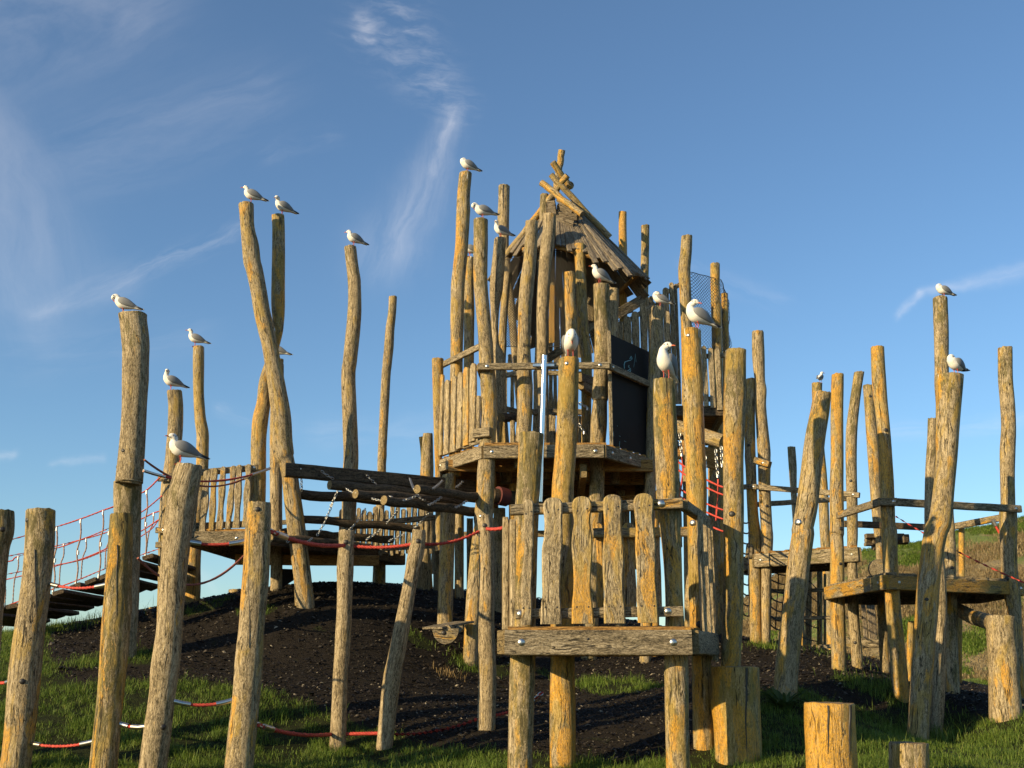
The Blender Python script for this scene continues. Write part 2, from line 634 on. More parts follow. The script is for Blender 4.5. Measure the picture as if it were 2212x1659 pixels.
def wisp(p0, p1, w0, w1, amp, grain=26, stretch=7, lo=.35, hi=.75, skew=0.0):
    """one cirrus streak: a soft segment in the sky, filled with fibres running along it"""
    a, b2 = Vector((*sky_uv(*p0), 0)), Vector((*sky_uv(*p1), 0))
    d = b2 - a
    L = d.length
    d.normalize()
    rel = t.vm('SUBTRACT', uvw, tuple(a))
    s = t.vm('DOT_PRODUCT', rel, tuple(d), 1)
    q = t.vm('DOT_PRODUCT', rel, (-d.y, d.x, 0), 1)
    f = t.m('DIVIDE', s, L, clamp=True)
    over = t.m('MAXIMUM', t.m('SUBTRACT', t.m('ABSOLUTE', t.m('SUBTRACT', s, L / 2)), L / 2), 0.0)
    wd = t.m('ADD', w0 / FP, t.m('MULTIPLY', f, (w1 - w0) / FP))
    rr = t.m('DIVIDE', t.m('SQRT', t.m('ADD', t.m('MULTIPLY', q, q), t.m('MULTIPLY', over, over))), wd)
    core = t.m('POWER', 2.718, t.m('MULTIPLY', t.m('MULTIPLY', rr, rr), -1.0))
    c3 = t.n('ShaderNodeCombineXYZ')
    ang = math.radians(skew)
    t.put(c3.inputs[0], t.m('MULTIPLY', t.m('ADD', t.m('MULTIPLY', s, math.cos(ang)), t.m('MULTIPLY', q, math.sin(ang))), grain))
    t.put(c3.inputs[1], t.m('MULTIPLY', t.m('SUBTRACT', t.m('MULTIPLY', q, math.cos(ang)), t.m('MULTIPLY', s, math.sin(ang))), grain * stretch))
    t.put(c3.inputs[2], p0[0] * .01)
    fib = t.step(t.noise(c3.outputs[0], 1.0, 6, .62, .4), lo, hi)
    return t.m('MULTIPLY', t.m('MULTIPLY', core, fib), amp)


wl = [
    wisp((985, 250), (845, 530), 28, 76, .46, 11, 5, .1, .9, 12),
    wisp((975, 265), (925, 360), 14, 14, .30, 16, 5, .2, .7),
    wisp((990, 240), (830, 40), 45, 85, .42, 26, 3, .35, .85, 40),
    wisp((770, 28), (790, 50), 16, 20, .40, 30, 3, .2, .6, 60),
    wisp((765, 76), (800, 82), 10, 10, .42, 30, 3, .2, .6, 0),
    wisp((70, 670), (270, 595), 18, 40, .30, 12, 4, .2, .85),
    wisp((250, 600), (520, 480), 28, 26, .22, 14, 6, .35, .75),
    wisp((-60, 330), (70, 600), 150, 130, .40, 4, 3, .15, .85),
    wisp((-100, 60), (280, 20), 180, 140, .36, 4, 3, .2, .85, 20),
    wisp((200, 330), (560, 200), 110, 90, .24, 5, 5, .25, .85),
    wisp((590, 330), (720, 290), 25, 25, .14, 12, 4, .35, .8),
    wisp((1935, 685), (1985, 652), 9, 12, .36, 20, 4, .15, .6),
    wisp((1985, 650), (2240, 586), 12, 19, .44, 10, 4, .1, .8),
    wisp((-20, 968), (40, 964), 12, 10, .38, 20, 4, .2, .7),
    wisp((120, 1005), (215, 992), 9, 9, .25, 20, 4, .2, .7),
    wisp((480, 890), (620, 930), 14, 18, .22, 14, 5, .3, .75),
    wisp((690, 945), (950, 930), 34, 34, .22, 10, 5, .3, .75),
    wisp((1880, 940), (2240, 905), 22, 22, .26, 12, 6, .3, .75),
    wisp((430, 1240), (470, 1275), 14, 14, .26, 18, 3, .25, .7),
    wisp((1480, 560), (1680, 640), 16, 26, .13, 14, 5, .3, .75),
    wisp((60, 760), (420, 720), 60, 40, .12, 8, 5, .35, .8),
]
cl = wl[0]
for x in wl[1:]:
    cl = t.m('ADD', cl, x)
cl = t.m('MINIMUM', t.m('MULTIPLY', cl, .55), .6)
skyc = t.mix(1.0, sky.outputs[0], (.93, 1.10, 1.18), 'MULTIPLY')
skyc = t.mix(.04, skyc, (3.4, 3.5, 3.6))
skyc = t.mix(cl, skyc, (7.6, 7.4, 7.6))
t.put(bg.inputs[0], skyc)
bg.inputs[1].default_value = .095

vs = SC.view_settings
vs.view_transform, vs.look, vs.exposure, vs.gamma, vs.use_curve_mapping = 'Standard', 'None', 0.55, 1.0, False
SC.cycles.max_bounces = 6

# ------------------------------------------------------------------ terrain
CPS = [  # survey point (x, y) and distance
    (740, 1620, 10.6), (830, 1615, 10.6), (1047, 1577, 11.0), (1015, 1436, 14.0), (960, 1352, 14.6), (655, 1310, 14.0),
    (285, 1427, 12.3), (100, 1370, 14.5), (220, 1340, 15.2), (340, 1312, 16.0), (430, 1300, 16.3), (500, 1287, 16.6), (600, 1272, 16.8),
    (700, 1263, 17.0), (780, 1262, 17.2), (860, 1263, 17.4), (1000, 1281, 17.4), (1090, 1286, 17.4), (1265, 1472, 13.9),
    (1410, 1440, 14.6), (1200, 1400, 15.6), (1700, 1500, 11.6), (1810, 1452, 14.0), (1855, 1443, 15.0), (1640, 1386, 16.0), (1945, 1507, 12.3),
    (2060, 1494, 15.0), (2020, 1590, 11.9), (2165, 1554, 11.6), (1985, 1602, 11.5), (2200, 1502, 15.0), (1900, 1428, 16.5),
    (0, 1387, 13.5), (-200, 1400, 13.5), (-500, 1420, 13.5), (1480, 1520, 12.0), (1400, 1600, 10.6), (1300, 1640, 10.2),
    (560, 1500, 11.4), (300, 1560, 10.6), (100, 1600, 10.0), (500, 1430, 12.6), (2300, 1560, 11.5), (2500, 1520, 14.5)]
tx, ty, tz = [], [], []
for (x, y, Y) in CPS:
    p = at(x, y, Y)
    tx.append(p.x); ty.append(p.y); tz.append(p.z)
for X in (-7, -4, -1.5, 1.5, 4, 7):
    tx += [X, X, X]; ty += [8.6, 4.5, 0.5]; tz += [.54, .25, 0.0]
for X, Y, Z in ((-8, 19, 1.6), (-5, 20, 1.9), (-2, 20.5, 2.3), (1, 20.5, 2.2), (4, 20, 1.2), (8, 19, .6), (-6, 25, .2), (-2, 26, .3), (2, 26, .2), (6, 25, -.2),
                (10, 22, -.3), (-10, 15, 1.4), (-10, 10, .7), (10, 14, .7), (10, 10, .5)):
    tx.append(X); ty.append(Y); tz.append(Z)
tx, ty, tz = map(np.array, (tx, ty, tz))


def tps_k(d2):
    return np.where(d2 > 1e-9, d2 * np.log(np.maximum(d2, 1e-9)) * .5, 0.0)


n_ = len(tx)
K = tps_k((tx[:, None] - tx[None]) ** 2 + (ty[:, None] - ty[None]) ** 2) + np.eye(n_) * .02
Pm = np.stack([np.ones(n_), tx, ty], 1)
Am = np.block([[K, Pm], [Pm.T, np.zeros((3, 3))]])
sol = np.linalg.solve(Am, np.concatenate([tz, np.zeros(3)]))


def gz_arr(X, Y):
    X, Y = np.asarray(X, float), np.asarray(Y, float)
    sh = X.shape
    x, y = X.ravel(), Y.ravel()
    out = np.empty_like(x)
    for i in range(0, len(x), 20000):
        a, b = x[i:i + 20000], y[i:i + 20000]
        kk = tps_k((a[:, None] - tx[None]) ** 2 + (b[:, None] - ty[None]) ** 2)
        out[i:i + 20000] = kk @ sol[:n_] + sol[n_] + sol[n_ + 1] * a + sol[n_ + 2] * b
    dx = np.maximum(np.abs(x) - 9.0, 0)
    dy = np.maximum(np.maximum(y - 23.0, .5 - y), 0)
    w = np.clip(1 - np.hypot(dx, dy) / 9.0, 0, 1)
    w = w * w * (3 - 2 * w)
    return (out * w - .35 * (1 - w)).reshape(sh)


def gz(x, y):
    return float(gz_arr(np.array([x]), np.array([y]))[0])


def ghit(px, py, y0=6.0, y1=24.0):
    d = ray(px, py)
    ys = np.arange(y0, y1, .02)
    z = EYE + d.z / d.y * ys
    g = gz_arr(d.x / d.y * ys, ys)
    below = np.nonzero(z < g)[0]
    return float(ys[below[0]]) if len(below) else None


# bare soil outline, walked on the ground
SOIL_PX = [(96, 1375), (104, 1420), (134, 1462), (206, 1486), (267, 1474), (380, 1469), (470, 1474), (563, 1491), (640, 1515), (720, 1545), (800, 1572), (880, 1600),
           (960, 1617), (1080, 1622), (1200, 1640), (1330, 1650), (1480, 1640), (1600, 1560), (1650, 1505), (1710, 1512), (1800, 1522), (1900, 1540), (1960, 1545),
           (2060, 1535), (2150, 1545), (2230, 1540)]
soil = []
for (x, y) in SOIL_PX:
    Yh = ghit(x, y) or 14.6
    p = at(x, y, Yh)
    soil.append((p.x, p.y))
soil += [(9, 15), (9, 21), (4, 24), (-4, 24), (-6.6, 19), (-6.2, 15.5)]
SPX = np.array(soil)


def in_poly(X, Y, P):
    X, Y = np.asarray(X), np.asarray(Y)
    ins = np.zeros(X.shape, bool)
    n = len(P)
    for i in range(n):
        (x1, y1), (x2, y2) = P[i], P[(i + 1) % n]
        c = ((y1 > Y) != (y2 > Y)) & (X < (x2 - x1) * (Y - y1) / ((y2 - y1) or 1e-9) + x1)
        ins ^= c
    return ins


PATCH = []   # tufts of grass growing through the soil: x, y, radius
for (px, py, r) in ((1285, 1478, .40), (1330, 1490, .45), (1390, 1485, .3), (1005, 1440, .28), (1075, 1452, .25), (1880, 1480, .45), (1830, 1470, .25), (430, 1318, .35), (205, 1425, .4), (300, 1420, .45), (260, 1405, .3),
                    (1350, 1475, .35), (1695, 1505, .4), (1740, 1500, .35), (880, 1370, .2), (560, 1320, .3), (470, 1300, .25), (1180, 1455, .2), (1655, 1395, .3), (1100, 1400, .2), (905, 1385, .25), (1930, 1500, .3)):
    Yh = ghit(px, py)
    if Yh:
        p = at(px, py, Yh)
        PATCH.append((p.x, p.y, r))


def turf_arr(X, Y):
    X, Y = np.asarray(X, float), np.asarray(Y, float)
    s = in_poly(X, Y, SPX)
    # soft edge: sample a few offsets
    acc = np.zeros(X.shape)
    k = 0
    for dx, dy in ((0, 0), (.14, 0), (-.14, 0), (0, .18), (0, -.18), (.1, .12), (-.1, .12), (.1, -.12), (-.1, -.12)):
        acc += ~in_poly(X + dx, Y + dy, SPX)
        k += 1
    acc /= k
    for (px, py, r) in PATCH:
        acc = np.maximum(acc, .72 * np.clip(1.35 - np.hypot(X - px, Y - py) / r, 0, 1))
    return acc


def axis(parts):
    out = []
    for a, b, st in parts:
        out += list(np.arange(a, b, st))
    return np.array(out + [parts[-1][1]])


gx = axis([(-900, -100, 100), (-100, -30, 10), (-30, -12, 1.5), (-12, -8, .4), (-8, 8, .085), (8, 12, .4), (12, 30, 1.5), (30, 100, 10), (100, 900, 100)])
gy = axis([(-60, -10, 10), (-10, 6, 1.0), (6, 8, .25), (8, 18.5, .085), (18.5, 24, .35), (24, 40, 2), (40, 120, 10), (120, 1400, 160)])
GX, GY = np.meshgrid(gx, gy)
GZ = gz_arr(GX, GY)
near = (np.abs(GX) < 8.2) & (GY > 7) & (GY < 19)
bumps = np.zeros_like(GZ)
ii = np.argwhere(near)
for a, b in ii:
    q = (GX[a, b], GY[a, b], 0)
    bumps[a, b] = .022 * noise.noise((q[0] * 3, q[1] * 3, 1)) + .012 * noise.noise((q[0] * 9, q[1] * 9, 3))
GZ = GZ + bumps
TF = turf_arr(GX, GY)
me = bpy.data.meshes.new('ground')
nx, ny = len(gx), len(gy)
verts = np.stack([GX, GY, GZ], -1).reshape(-1, 3)
idx = np.arange(nx * ny).reshape(ny, nx)
quads = np.stack([idx[:-1, :-1], idx[:-1, 1:], idx[1:, 1:], idx[1:, :-1]], -1).reshape(-1, 4)


def np_mesh(me, verts, faces, smooth=True):
    k = faces.shape[1]
    me.vertices.add(len(verts))
    me.vertices.foreach_set('co', verts.astype(np.float32).ravel())
    me.loops.add(faces.size)
    me.loops.foreach_set('vertex_index', faces.astype(np.int32).ravel())
    me.polygons.add(len(faces))
    me.polygons.foreach_set('loop_start', np.arange(0, faces.size, k, dtype=np.int32))
    me.polygons.foreach_set('use_smooth', np.full(len(faces), smooth))
    me.update(calc_edges=True)
    me.validate()


np_mesh(me, verts, quads)
a_ = me.attributes.new('turf', 'FLOAT', 'POINT')
a_.data.foreach_set('value', TF.ravel().astype(np.float32))
me.materials.append(M['ground'])
go = bpy.data.objects.new('ground', me)
COL.objects.link(go)
tag(go, kind='structure')


def blades(name, P, h, w, mat, lean=.5, kind='stuff', label=None, cat=None, segs=2, yaw=None):
    """P: (n,3) roots; each blade a bent tapered strip"""
    n = len(P)
    ang = rng.uniform(0, 2 * np.pi, n) if yaw is None else yaw
    hh = h * rng.uniform(.55, 1.3, n)
    ww = w * rng.uniform(.6, 1.3, n)
    ln = lean * rng.uniform(.2, 1.3, n)
    side = np.stack([np.cos(ang), np.sin(ang), np.zeros(n)], 1)
    dr = ang + np.pi / 2 + rng.uniform(-.6, .6, n)
    fw = np.stack([np.cos(dr), np.sin(dr), np.zeros(n)], 1)
    up = np.array([0, 0, 1.0])
    mid = P + up * (hh * .55)[:, None] + fw * (hh * ln * .25)[:, None]
    tip = P + up * (hh * (1 - .35 * ln))[:, None] + fw * (hh * ln * .9)[:, None]
    V5 = np.stack([P - side * ww[:, None] / 2, P + side * ww[:, None] / 2, mid + side * ww[:, None] * .4, mid - side * ww[:, None] * .4, tip], 1).reshape(-1, 3)
    i0 = np.arange(n) * 5
    F = np.concatenate([np.stack([i0, i0 + 1, i0 + 2], 1), np.stack([i0, i0 + 2, i0 + 3], 1), np.stack([i0 + 3, i0 + 2, i0 + 4], 1)])
    me = bpy.data.meshes.new(name)
    np_mesh(me, V5, F, False)
    wr = np.zeros((n, 5, 3), np.float32)
    wr[:, :, 0] = np.clip(rng.normal(.45, .22, n), 0, 1)[:, None]
    wr[:, :, 1] = np.array([0, 0, .5, .5, 1])
    a = me.attributes.new('wear', 'FLOAT_VECTOR', 'POINT')
    a.data.foreach_set('vector', wr.ravel())
    me.materials.append(mat)
    o = bpy.data.objects.new(name, me)
    COL.objects.link(o)
    return tag(o, label, cat, kind=kind)


# turf: denser near the viewer
pts = []
N = 900000
X = rng.uniform(-8, 8, N)
Y = 8.0 + 9.5 * rng.uniform(0, 1, N) ** 1.4
keep = np.abs(X) < Y * .56 + .6
X, Y = X[keep], Y[keep]
T_ = turf_arr(X, Y)
cn = np.array([.7 * noise.noise((x * 2.2, y * 2.2, 7)) + .6 * noise.noise((x * 7, y * 7, 3)) for x, y in zip(X, Y)])
keep = rng.uniform(0, 1, len(X)) < np.clip((T_ - .25) * 1.6, 0, 1) * np.clip(.55 + cn * 1.5, .05, 1)
X, Y, cn = X[keep], Y[keep], cn[keep]
Z = gz_arr(X, Y) - .01
hgt = .068 * (1 + 1.2 * cn) * np.where(rng.uniform(0, 1, len(X)) < .04, 1.9, 1.0)
grass = blades('grass', np.stack([X, Y, Z], 1), np.clip(hgt, .028, .22), .0042, M['grass'], 1.15)
tag(grass, 'short green turf on the slopes around the bare soil mound', 'grass')

# bark chips over the soil
N = 95000
X = rng.uniform(-7, 8, N)
Y = rng.uniform(9.5, 18, N)
keep = (turf_arr(X, Y) < .4) & (np.abs(X) < Y * .5 + .4)
X, Y = X[keep], Y[keep]
Z = gz_arr(X, Y) + rng.uniform(.0, .02, len(X))
n = len(X)
sz = rng.gamma(2.0, .0045, n) + .005
a1 = rng.uniform(0, 2 * np.pi, n)
tl = rng.uniform(-.5, .5, (n, 2))
ux = np.stack([np.cos(a1), np.sin(a1), tl[:, 0]], 1) * sz[:, None]
uy = np.stack([-np.sin(a1), np.cos(a1), tl[:, 1]], 1) * (sz * rng.uniform(.35, .9, n))[:, None]
C0 = np.stack([X, Y, Z], 1)
Vc = np.stack([C0 - ux, C0 + uy, C0 + ux, C0 - uy, C0 + np.array([0, 0, 1]) * sz[:, None] * .5], 1).reshape(-1, 3)
i0 = np.arange(n) * 5
Fc = np.concatenate([np.stack([i0 + a, i0 + b, i0 + 4], 1) for a, b in ((0, 3), (3, 2), (2, 1), (1, 0))])
me = bpy.data.meshes.new('bark_chips')
np_mesh(me, Vc, Fc, False)
wr = np.zeros((n, 5, 3), np.float32)
wr[:, :, 0] = np.clip(rng.beta(1.2, 2.6, n) + (rng.uniform(0, 1, n) < .022) * .7, 0, 1)[:, None]
a = me.attributes.new('wear', 'FLOAT_VECTOR', 'POINT')
a.data.foreach_set('vector', wr.ravel())
me.materials.append(M['chips'])
o = bpy.data.objects.new('bark_chips', me)
COL.objects.link(o)
tag(o, 'dark bark chips strewn over the bare mound', 'bark chips', kind='stuff')

# ------------------------------------------------------------------ far hill with dry grass
HY = 46.0
ridge_px = [(1200, 1420), (1500, 1335), (1610, 1290), (1690, 1240), (1860, 1196), (1980, 1178), (2080, 1142), (2212, 1116), (2500, 1040), (3000, 960)]
rx = np.array([at(x, y, HY).x for x, y in ridge_px])
rz = np.array([at(x, y, HY).z for x, y in ridge_px])


def hill_z(X, Y):
    top = np.interp(X, rx, rz) + .5 * np.sin(X * .55) * .25
    f = np.clip((Y - 25.0) / (HY - 25.0), 0, 1)
    f = f ** .9
    back = np.clip((Y - HY) / 40.0, 0, 1)
    return -1.2 + (top + 1.2) * f + back * .0 - back * 3


hx = np.linspace(2, 60, 150)
hy = np.concatenate([np.linspace(25, HY, 60), np.linspace(HY + 2, HY + 40, 14)])
HX, HYY = np.meshgrid(hx, hy)
HZ = hill_z(HX, HYY)
for a in range(HZ.shape[0]):
    for b in range(HZ.shape[1]):
        HZ[a, b] += .22 * noise.noise((HX[a, b] * .5, HYY[a, b] * .5, 0)) + .1 * noise.noise((HX[a, b] * 1.5, HYY[a, b] * 1.5, 4))
me = bpy.data.meshes.new('hillside')
idx = np.arange(HX.size).reshape(HX.shape)
np_mesh(me, np.stack([HX, HYY, HZ], -1).reshape(-1, 3), np.stack([idx[:-1, :-1], idx[:-1, 1:], idx[1:, 1:], idx[1:, :-1]], -1).reshape(-1, 4))
me.materials.append(M['hill'])
o = bpy.data.objects.new('hillside', me)
COL.objects.link(o)
tag(o, kind='structure')
N = 330000
X = rng.uniform(8, 30, N)
Y = rng.uniform(27, HY + 1.5, N)
keep = X < Y * .52
X, Y = X[keep], Y[keep]
cn = np.array([noise.noise((x * .45, y * .45, 2)) + .5 * noise.noise((x * 1.3, y * 1.3, 6)) for x, y in zip(X, Y)])
gn = np.array([noise.noise((x * .22, y * .16, 12)) for x, y in zip(X, Y)])
hz_ = hill_z(X, Y)
isg = gn + .12 * cn > .17
keep = rng.uniform(0, 1, len(X)) < np.clip(.7 + cn * 1.2, .2, 1)
a = keep & ~isg
b = keep & isg
dry = blades('dry_grass', np.stack([X, Y, hz_], 1)[a], np.clip(.26 + .26 * cn, .12, .6)[a], .020, M['drygrass'], 1.2)
tag(dry, 'tall dry brown grass covering the far hillside', 'dry grass')
gg = blades('hill_grass', np.stack([X, Y, hz_], 1)[b], np.clip(.16 + .12 * cn, .08, .3)[b], .022, M['grass'], 1.2)
tag(gg, 'green grass patches among the dry grass of the far hillside', 'grass')
# ------------------------------------------------------------------ round robinia posts
TOPS = {}
PATHS = {}


def post(key, rows, Yt, Yb=None, parent=None, o=.4, m=.35, d=9, base='g', label=None, cat='post', group=None, name=None, mat=None, rough=1.0, dip=None, bury=.3):
    """rows: (sheet, [(x left, x right, y)...]) or list of those; traced top to bottom.
    Yt / Yb distances at top and foot; base 'g' runs it on into the ground, or a z, or None to stop at the last row."""
    if isinstance(rows, tuple): rows = [rows]
    L = []
    for fr, rr in rows:
        for (a, b, y) in rr:
            x0, yy = zz(fr, a, y)
            x1, _ = zz(fr, b, y)
            L.append(((x0 + x1) / 2, x1 - x0, yy))
    L.sort(key=lambda q: q[2])
    if Yb == 'g':
        Yb = ghit(L[-1][0], L[-1][2])
        if Yb is None: Yb = Yt if Yt != 'g' else 15.0
        if Yt == 'g': Yt = Yb
    if Yb is None: Yb = Yt
    y0, y1 = L[0][2], L[-1][2]
    pts = []
    for (x, w, y) in L:
        Y = Yt + (Yb - Yt) * (y - y0) / max(1e-6, y1 - y0)
        p = at(x, y, Y)
        pts.append((*p, w * mpp(Y, y) / 2))
    # horizontal width -> true radius for leaning pieces
    P = [np.array(q) for q in pts]
    for i in range(len(P)):
        a, b = P[max(0, i - 1)], P[min(len(P) - 1, i + 1)]
        dx, dz = b[0] - a[0], b[2] - a[2]
        P[i][3] *= abs(dz) / max(1e-6, math.hypot(dx, dz))
    if base is not None:
        q = P[-1].copy()
        dirv = (P[-1] - P[max(0, len(P) - 3)])
        dirv = dirv / max(.05, -dirv[2])
        dirv[0] = max(-.12, min(.12, dirv[0])); dirv[1] = max(-.1, min(.1, dirv[1])); dirv[3] = 0; dirv[2] = -1
        target = None
        for k in range(200):
            zt = (gz(q[0], q[1]) - bury) if base == 'g' else base
            if q[2] <= zt: break
            q = q + dirv * min(.25, max(.01, q[2] - zt))
            if k % 2 == 0 or q[2] <= zt: target = q.copy()
        if target is not None and P[-1][2] - q[2] > .02:
            nseg = max(1, int((P[-1][2] - q[2]) / .4))
            b0 = P[-1].copy()
            for k in range(1, nseg + 1): P.append(b0 + (q - b0) * k / nseg)
    tot = sum(np.linalg.norm(P[i + 1][:3] - P[i][:3]) for i in range(len(P) - 1))
    per = max(2, int(tot / (len(P) - 1) / .05))
    S = catmull(P, per)
    n = 22
    rings, s = [], 0.0
    seed = random.uniform(0, 500)
    prev = None
    lens = [0.0]
    for i in range(1, len(S)): lens.append(lens[-1] + float(np.linalg.norm(S[i][:3] - S[i - 1][:3])))
    T0 = None
    knots = [(random.uniform(.2, max(.3, lens[-1])), random.uniform(0, 6.28), random.uniform(.04, .10)) for _ in range(max(1, int(lens[-1] * .9)))]
    for i, q in enumerate(S):
        c = Vector(q[:3])
        a, b = S[max(0, i - 1)], S[min(len(S) - 1, i + 1)]
        T = -Vector(b[:3] - a[:3]).normalized()
        if i == 0: T = (T + Vector((0, 0, 1.5))).normalized()
        U, V = frame(T, Vector((1, 0, 0)))
        r = q[3]
        s = lens[i]
        prof = []
        for k in range(n):
            th = 2 * math.pi * k / n
            rr = 1 + rough * (.055 * noise.noise((math.cos(th) * 1.1 + seed, math.sin(th) * 1.1, s * 1.3)) + .03 * noise.noise((math.cos(th) * 3 + seed, math.sin(th) * 3, s * 3.5)))
            for (ks, kt, ka) in knots:
                dd = (s - ks) ** 2 / .006 + (1 - math.cos(th - kt)) * 9
                if dd < 4: rr += ka * math.exp(-dd)
            prof.append((r * rr * math.cos(th), r * rr * math.sin(th)))
        rings.append((c, U, V, prof, -s))
    # top edge: a worn chamfer and a slightly tilted, chipped cut
    c, U, V, prof, s0 = rings[0]
    tilt = Vector((random.uniform(-.06, .06), random.uniform(-.05, .05), 0)) if dip is None else Vector((dip[0], dip[1], 0))

    def shift(pr, k, drop):
        return pr
    top_n = (U.cross(V)).normalized()
    if top_n.z < 0: top_n = -top_n
    in_prof = [(u * .96, v * .96) for (u, v) in prof]
    rings[0] = (c - top_n * .007, U, V, prof, s0 - .007)
    rings.insert(0, (c, U, V, in_prof, s0))
    mb = MB()
    dd0 = d

    def wf(k, s):
        return (o, m + (.22 if -s < .5 else 0), dd0 + (-s))
    # bend the cut: shear the first rings
    b0 = len(mb.v)
    sweep(mb, rings[::-1], True, (True, True), 1, wear=lambda k, s: wf(k, s))
    Lr = len(rings) * n
    for i in range(len(mb.v)):
        rel = mb.v[i] - c
        along = -rel.dot(top_n)
        f = max(0.0, 1 - along / .12)
        if f > 0:
            mb.v[i] = mb.v[i] + top_n * f * (rel.dot(U) * tilt.x + rel.dot(V) * tilt.y + .012 * noise.noise((rel.x * 38 + seed, rel.y * 38, 0)))
    org = Vector(S[-1][:3])
    if base == 'g':
        org = Vector((S[-1][0], S[-1][1], S[-1][2] + bury))
    ob = mb.build(name or ('post' if parent else 'wooden_post'), [mat or M['post'], M['post_end']], parent, org)
    if label:
        if parent: ob['label'] = label
        else: tag(ob, label, cat, group or 'upright posts standing on the mound')
    TOPS[key] = (c.copy(), float(S[0][3]))
    PATHS[key] = [(Vector(q[:3]), q[3]) for q in S]
    POSTS[key] = ob
    return ob


POSTS = {}


def on_post(key, px, py, push=1.0):
    """point and outward direction on the near side of a post at the sight line through (px, py)"""
    best = None
    for (c, r) in PATHS[key]:
        q = at(px, py, c.y)
        d = abs(q.z - c.z)
        if best is None or d < best[0]: best = (d, c, r, q)
    _, c, r, q = best
    off = max(-.92, min(.92, (q.x - c.x) / r))
    nrm = Vector((off, -math.sqrt(1 - off * off), 0))
    return c + nrm * r * push + Vector((0, 0, q.z - c.z)), nrm


def stud(key, fr, x, y, r=.022, mat='iron'):
    px, py = zz(fr, x, y)
    p, nr = on_post(key, px, py, .97)
    return bolt(POSTS[key], p, nr, r, M[mat], 'bolt')


G1 = 'rope fence posts in front of the mound'
post('p1', ('A', [(-60, 72, 287), (-65, 70, 400), (-78, 45, 500), (-98, 20, 750), (-122, 0, 1000), (-150, -25, 1300), (-165, -40, 1640)]), 9.4, o=.32, m=.5, group=G1,
     label='grey post cut off by the frame edge, beside the leftmost full rope post')
post('p2', ('A', [(145, 293, 282), (140, 289, 450), (128, 275, 600), (108, 258, 760), (85, 240, 900), (50, 218, 1150), (25, 185, 1450), (5, 160, 1640)]), 9.2, o=.46, m=.3, group=G1,
     label='leftmost full rope post, flat topped and leaning right, orange at its foot')
post('p3', ('A', [(588, 705, 303), (580, 705, 450), (562, 698, 700), (545, 690, 900), (530, 676, 1100), (512, 650, 1350), (480, 628, 1640)]), 8.9, o=.48, m=.72, group=G1,
     label='dark topped rope post standing in front of the thick gull post')
post('p4', ('A', [(945, 1080, 40), (920, 1070, 120), (885, 1040, 280), (868, 1015, 450), (855, 996, 600), (845, 978, 800), (832, 970, 950), (805, 958, 1130), (797, 940, 1250), (770, 915, 1450), (742, 888, 1650)]), 8.85, o=.30, m=.3, d=.3, group=G1,
     label='bent grey rope post with a gull on its top, in front of the rope bridge')
post('p5', ('A', [(1318, 1445, 245), (1305, 1445, 450), (1295, 1435, 650), (1275, 1410, 900), (1255, 1400, 1100), (1240, 1385, 1300), (1215, 1367, 1500), (1200, 1352, 1655)]), 9.0, o=.44, m=.35, group=G1,
     label='straight tan rope post with a red rope shackled to its right side near the top')
post('p6', [('B', [(125, 330, 440), (135, 330, 500), (148, 345, 650), (152, 343, 750), (150, 327, 1100), (130, 315, 1400), (112, 298, 1640)]),
            ('A', [(620, 762, 120), (628, 750, 142)])], 12.0, 12.0, o=.28, m=.28, d=.2, base=None,
     label='thick grey post with a notched waist and a preening gull on top', dip=(.0, .0))
post('p6b', ('A', [(610, 757, 132), (610, 754, 200), (612, 751, 300), (608, 744, 500), (600, 736, 790), (592, 727, 1060)]), 12.2, 'g', o=.0, m=.45, parent=POSTS['p6'], name='lower_log')
post('p9', [('C', [(288, 413, 215), (305, 420, 400), (318, 455, 550), (328, 470, 680), (350, 490, 760), (385, 520, 930), (410, 545, 1080), (440, 580, 1220), (480, 610, 1380), (505, 640, 1540)]),
            ('B', [(1230, 1372, 1150), (1235, 1385, 1350), (1248, 1400, 1460)]),
            ('D', [(160, 268, 200), (183, 290, 300), (198, 310, 450), (213, 335, 620), (240, 356, 800), (260, 377, 960), (268, 398, 1135)])], 13.6, 'g', o=.46, m=.3, d=.2,
     label='tall leaning post crossing another, gull on top, foot on the bare mound')
post('p11', [('C', [(590, 658, 1480)]), ('B', [(1230, 1323, 900)]), ('D', [(105, 185, 400), (110, 186, 640)])], 15.0, o=.35, m=.3,
     label='short post half hidden behind the crossing pair, only a gull tail showing')
post('m1', ('D', [(555, 658, 648), (556, 655, 720), (548, 650, 800), (540, 650, 900), (541, 645, 1000), (540, 640, 1150), (532, 636, 1300), (522, 622, 1500), (512, 612, 1655), (492, 600, 2070)]), 'g', 'g', o=.22, m=.2, group=G1,
     label='slim straight grey post carrying the red rope, third from the play tower')
post('m2', ('D', [(1035, 1122, 642), (1025, 1120, 720), (1000, 1105, 820), (985, 1076, 920), (960, 1055, 1050), (930, 1030, 1200), (892, 1000, 1380), (868, 980, 1500), (838, 955, 1655), (800, 905, 2060)]), 'g', 'g', o=.25, m=.2, group=G1,
     label='slim grey post leaning right and bent, carrying the red rope')
post('m3', [('I', [(572, 702, 268), (583, 706, 350), (590, 715, 500), (592, 718, 700), (594, 720, 900), (588, 722, 1200), (590, 735, 1500), (590, 735, 1655)]), ('Z', [(1030, 1070, 1575)])], 'g', 'g', o=.36, m=.2, group=G1,
     label='slim tan post in front of the tower corner leg, red rope through it')
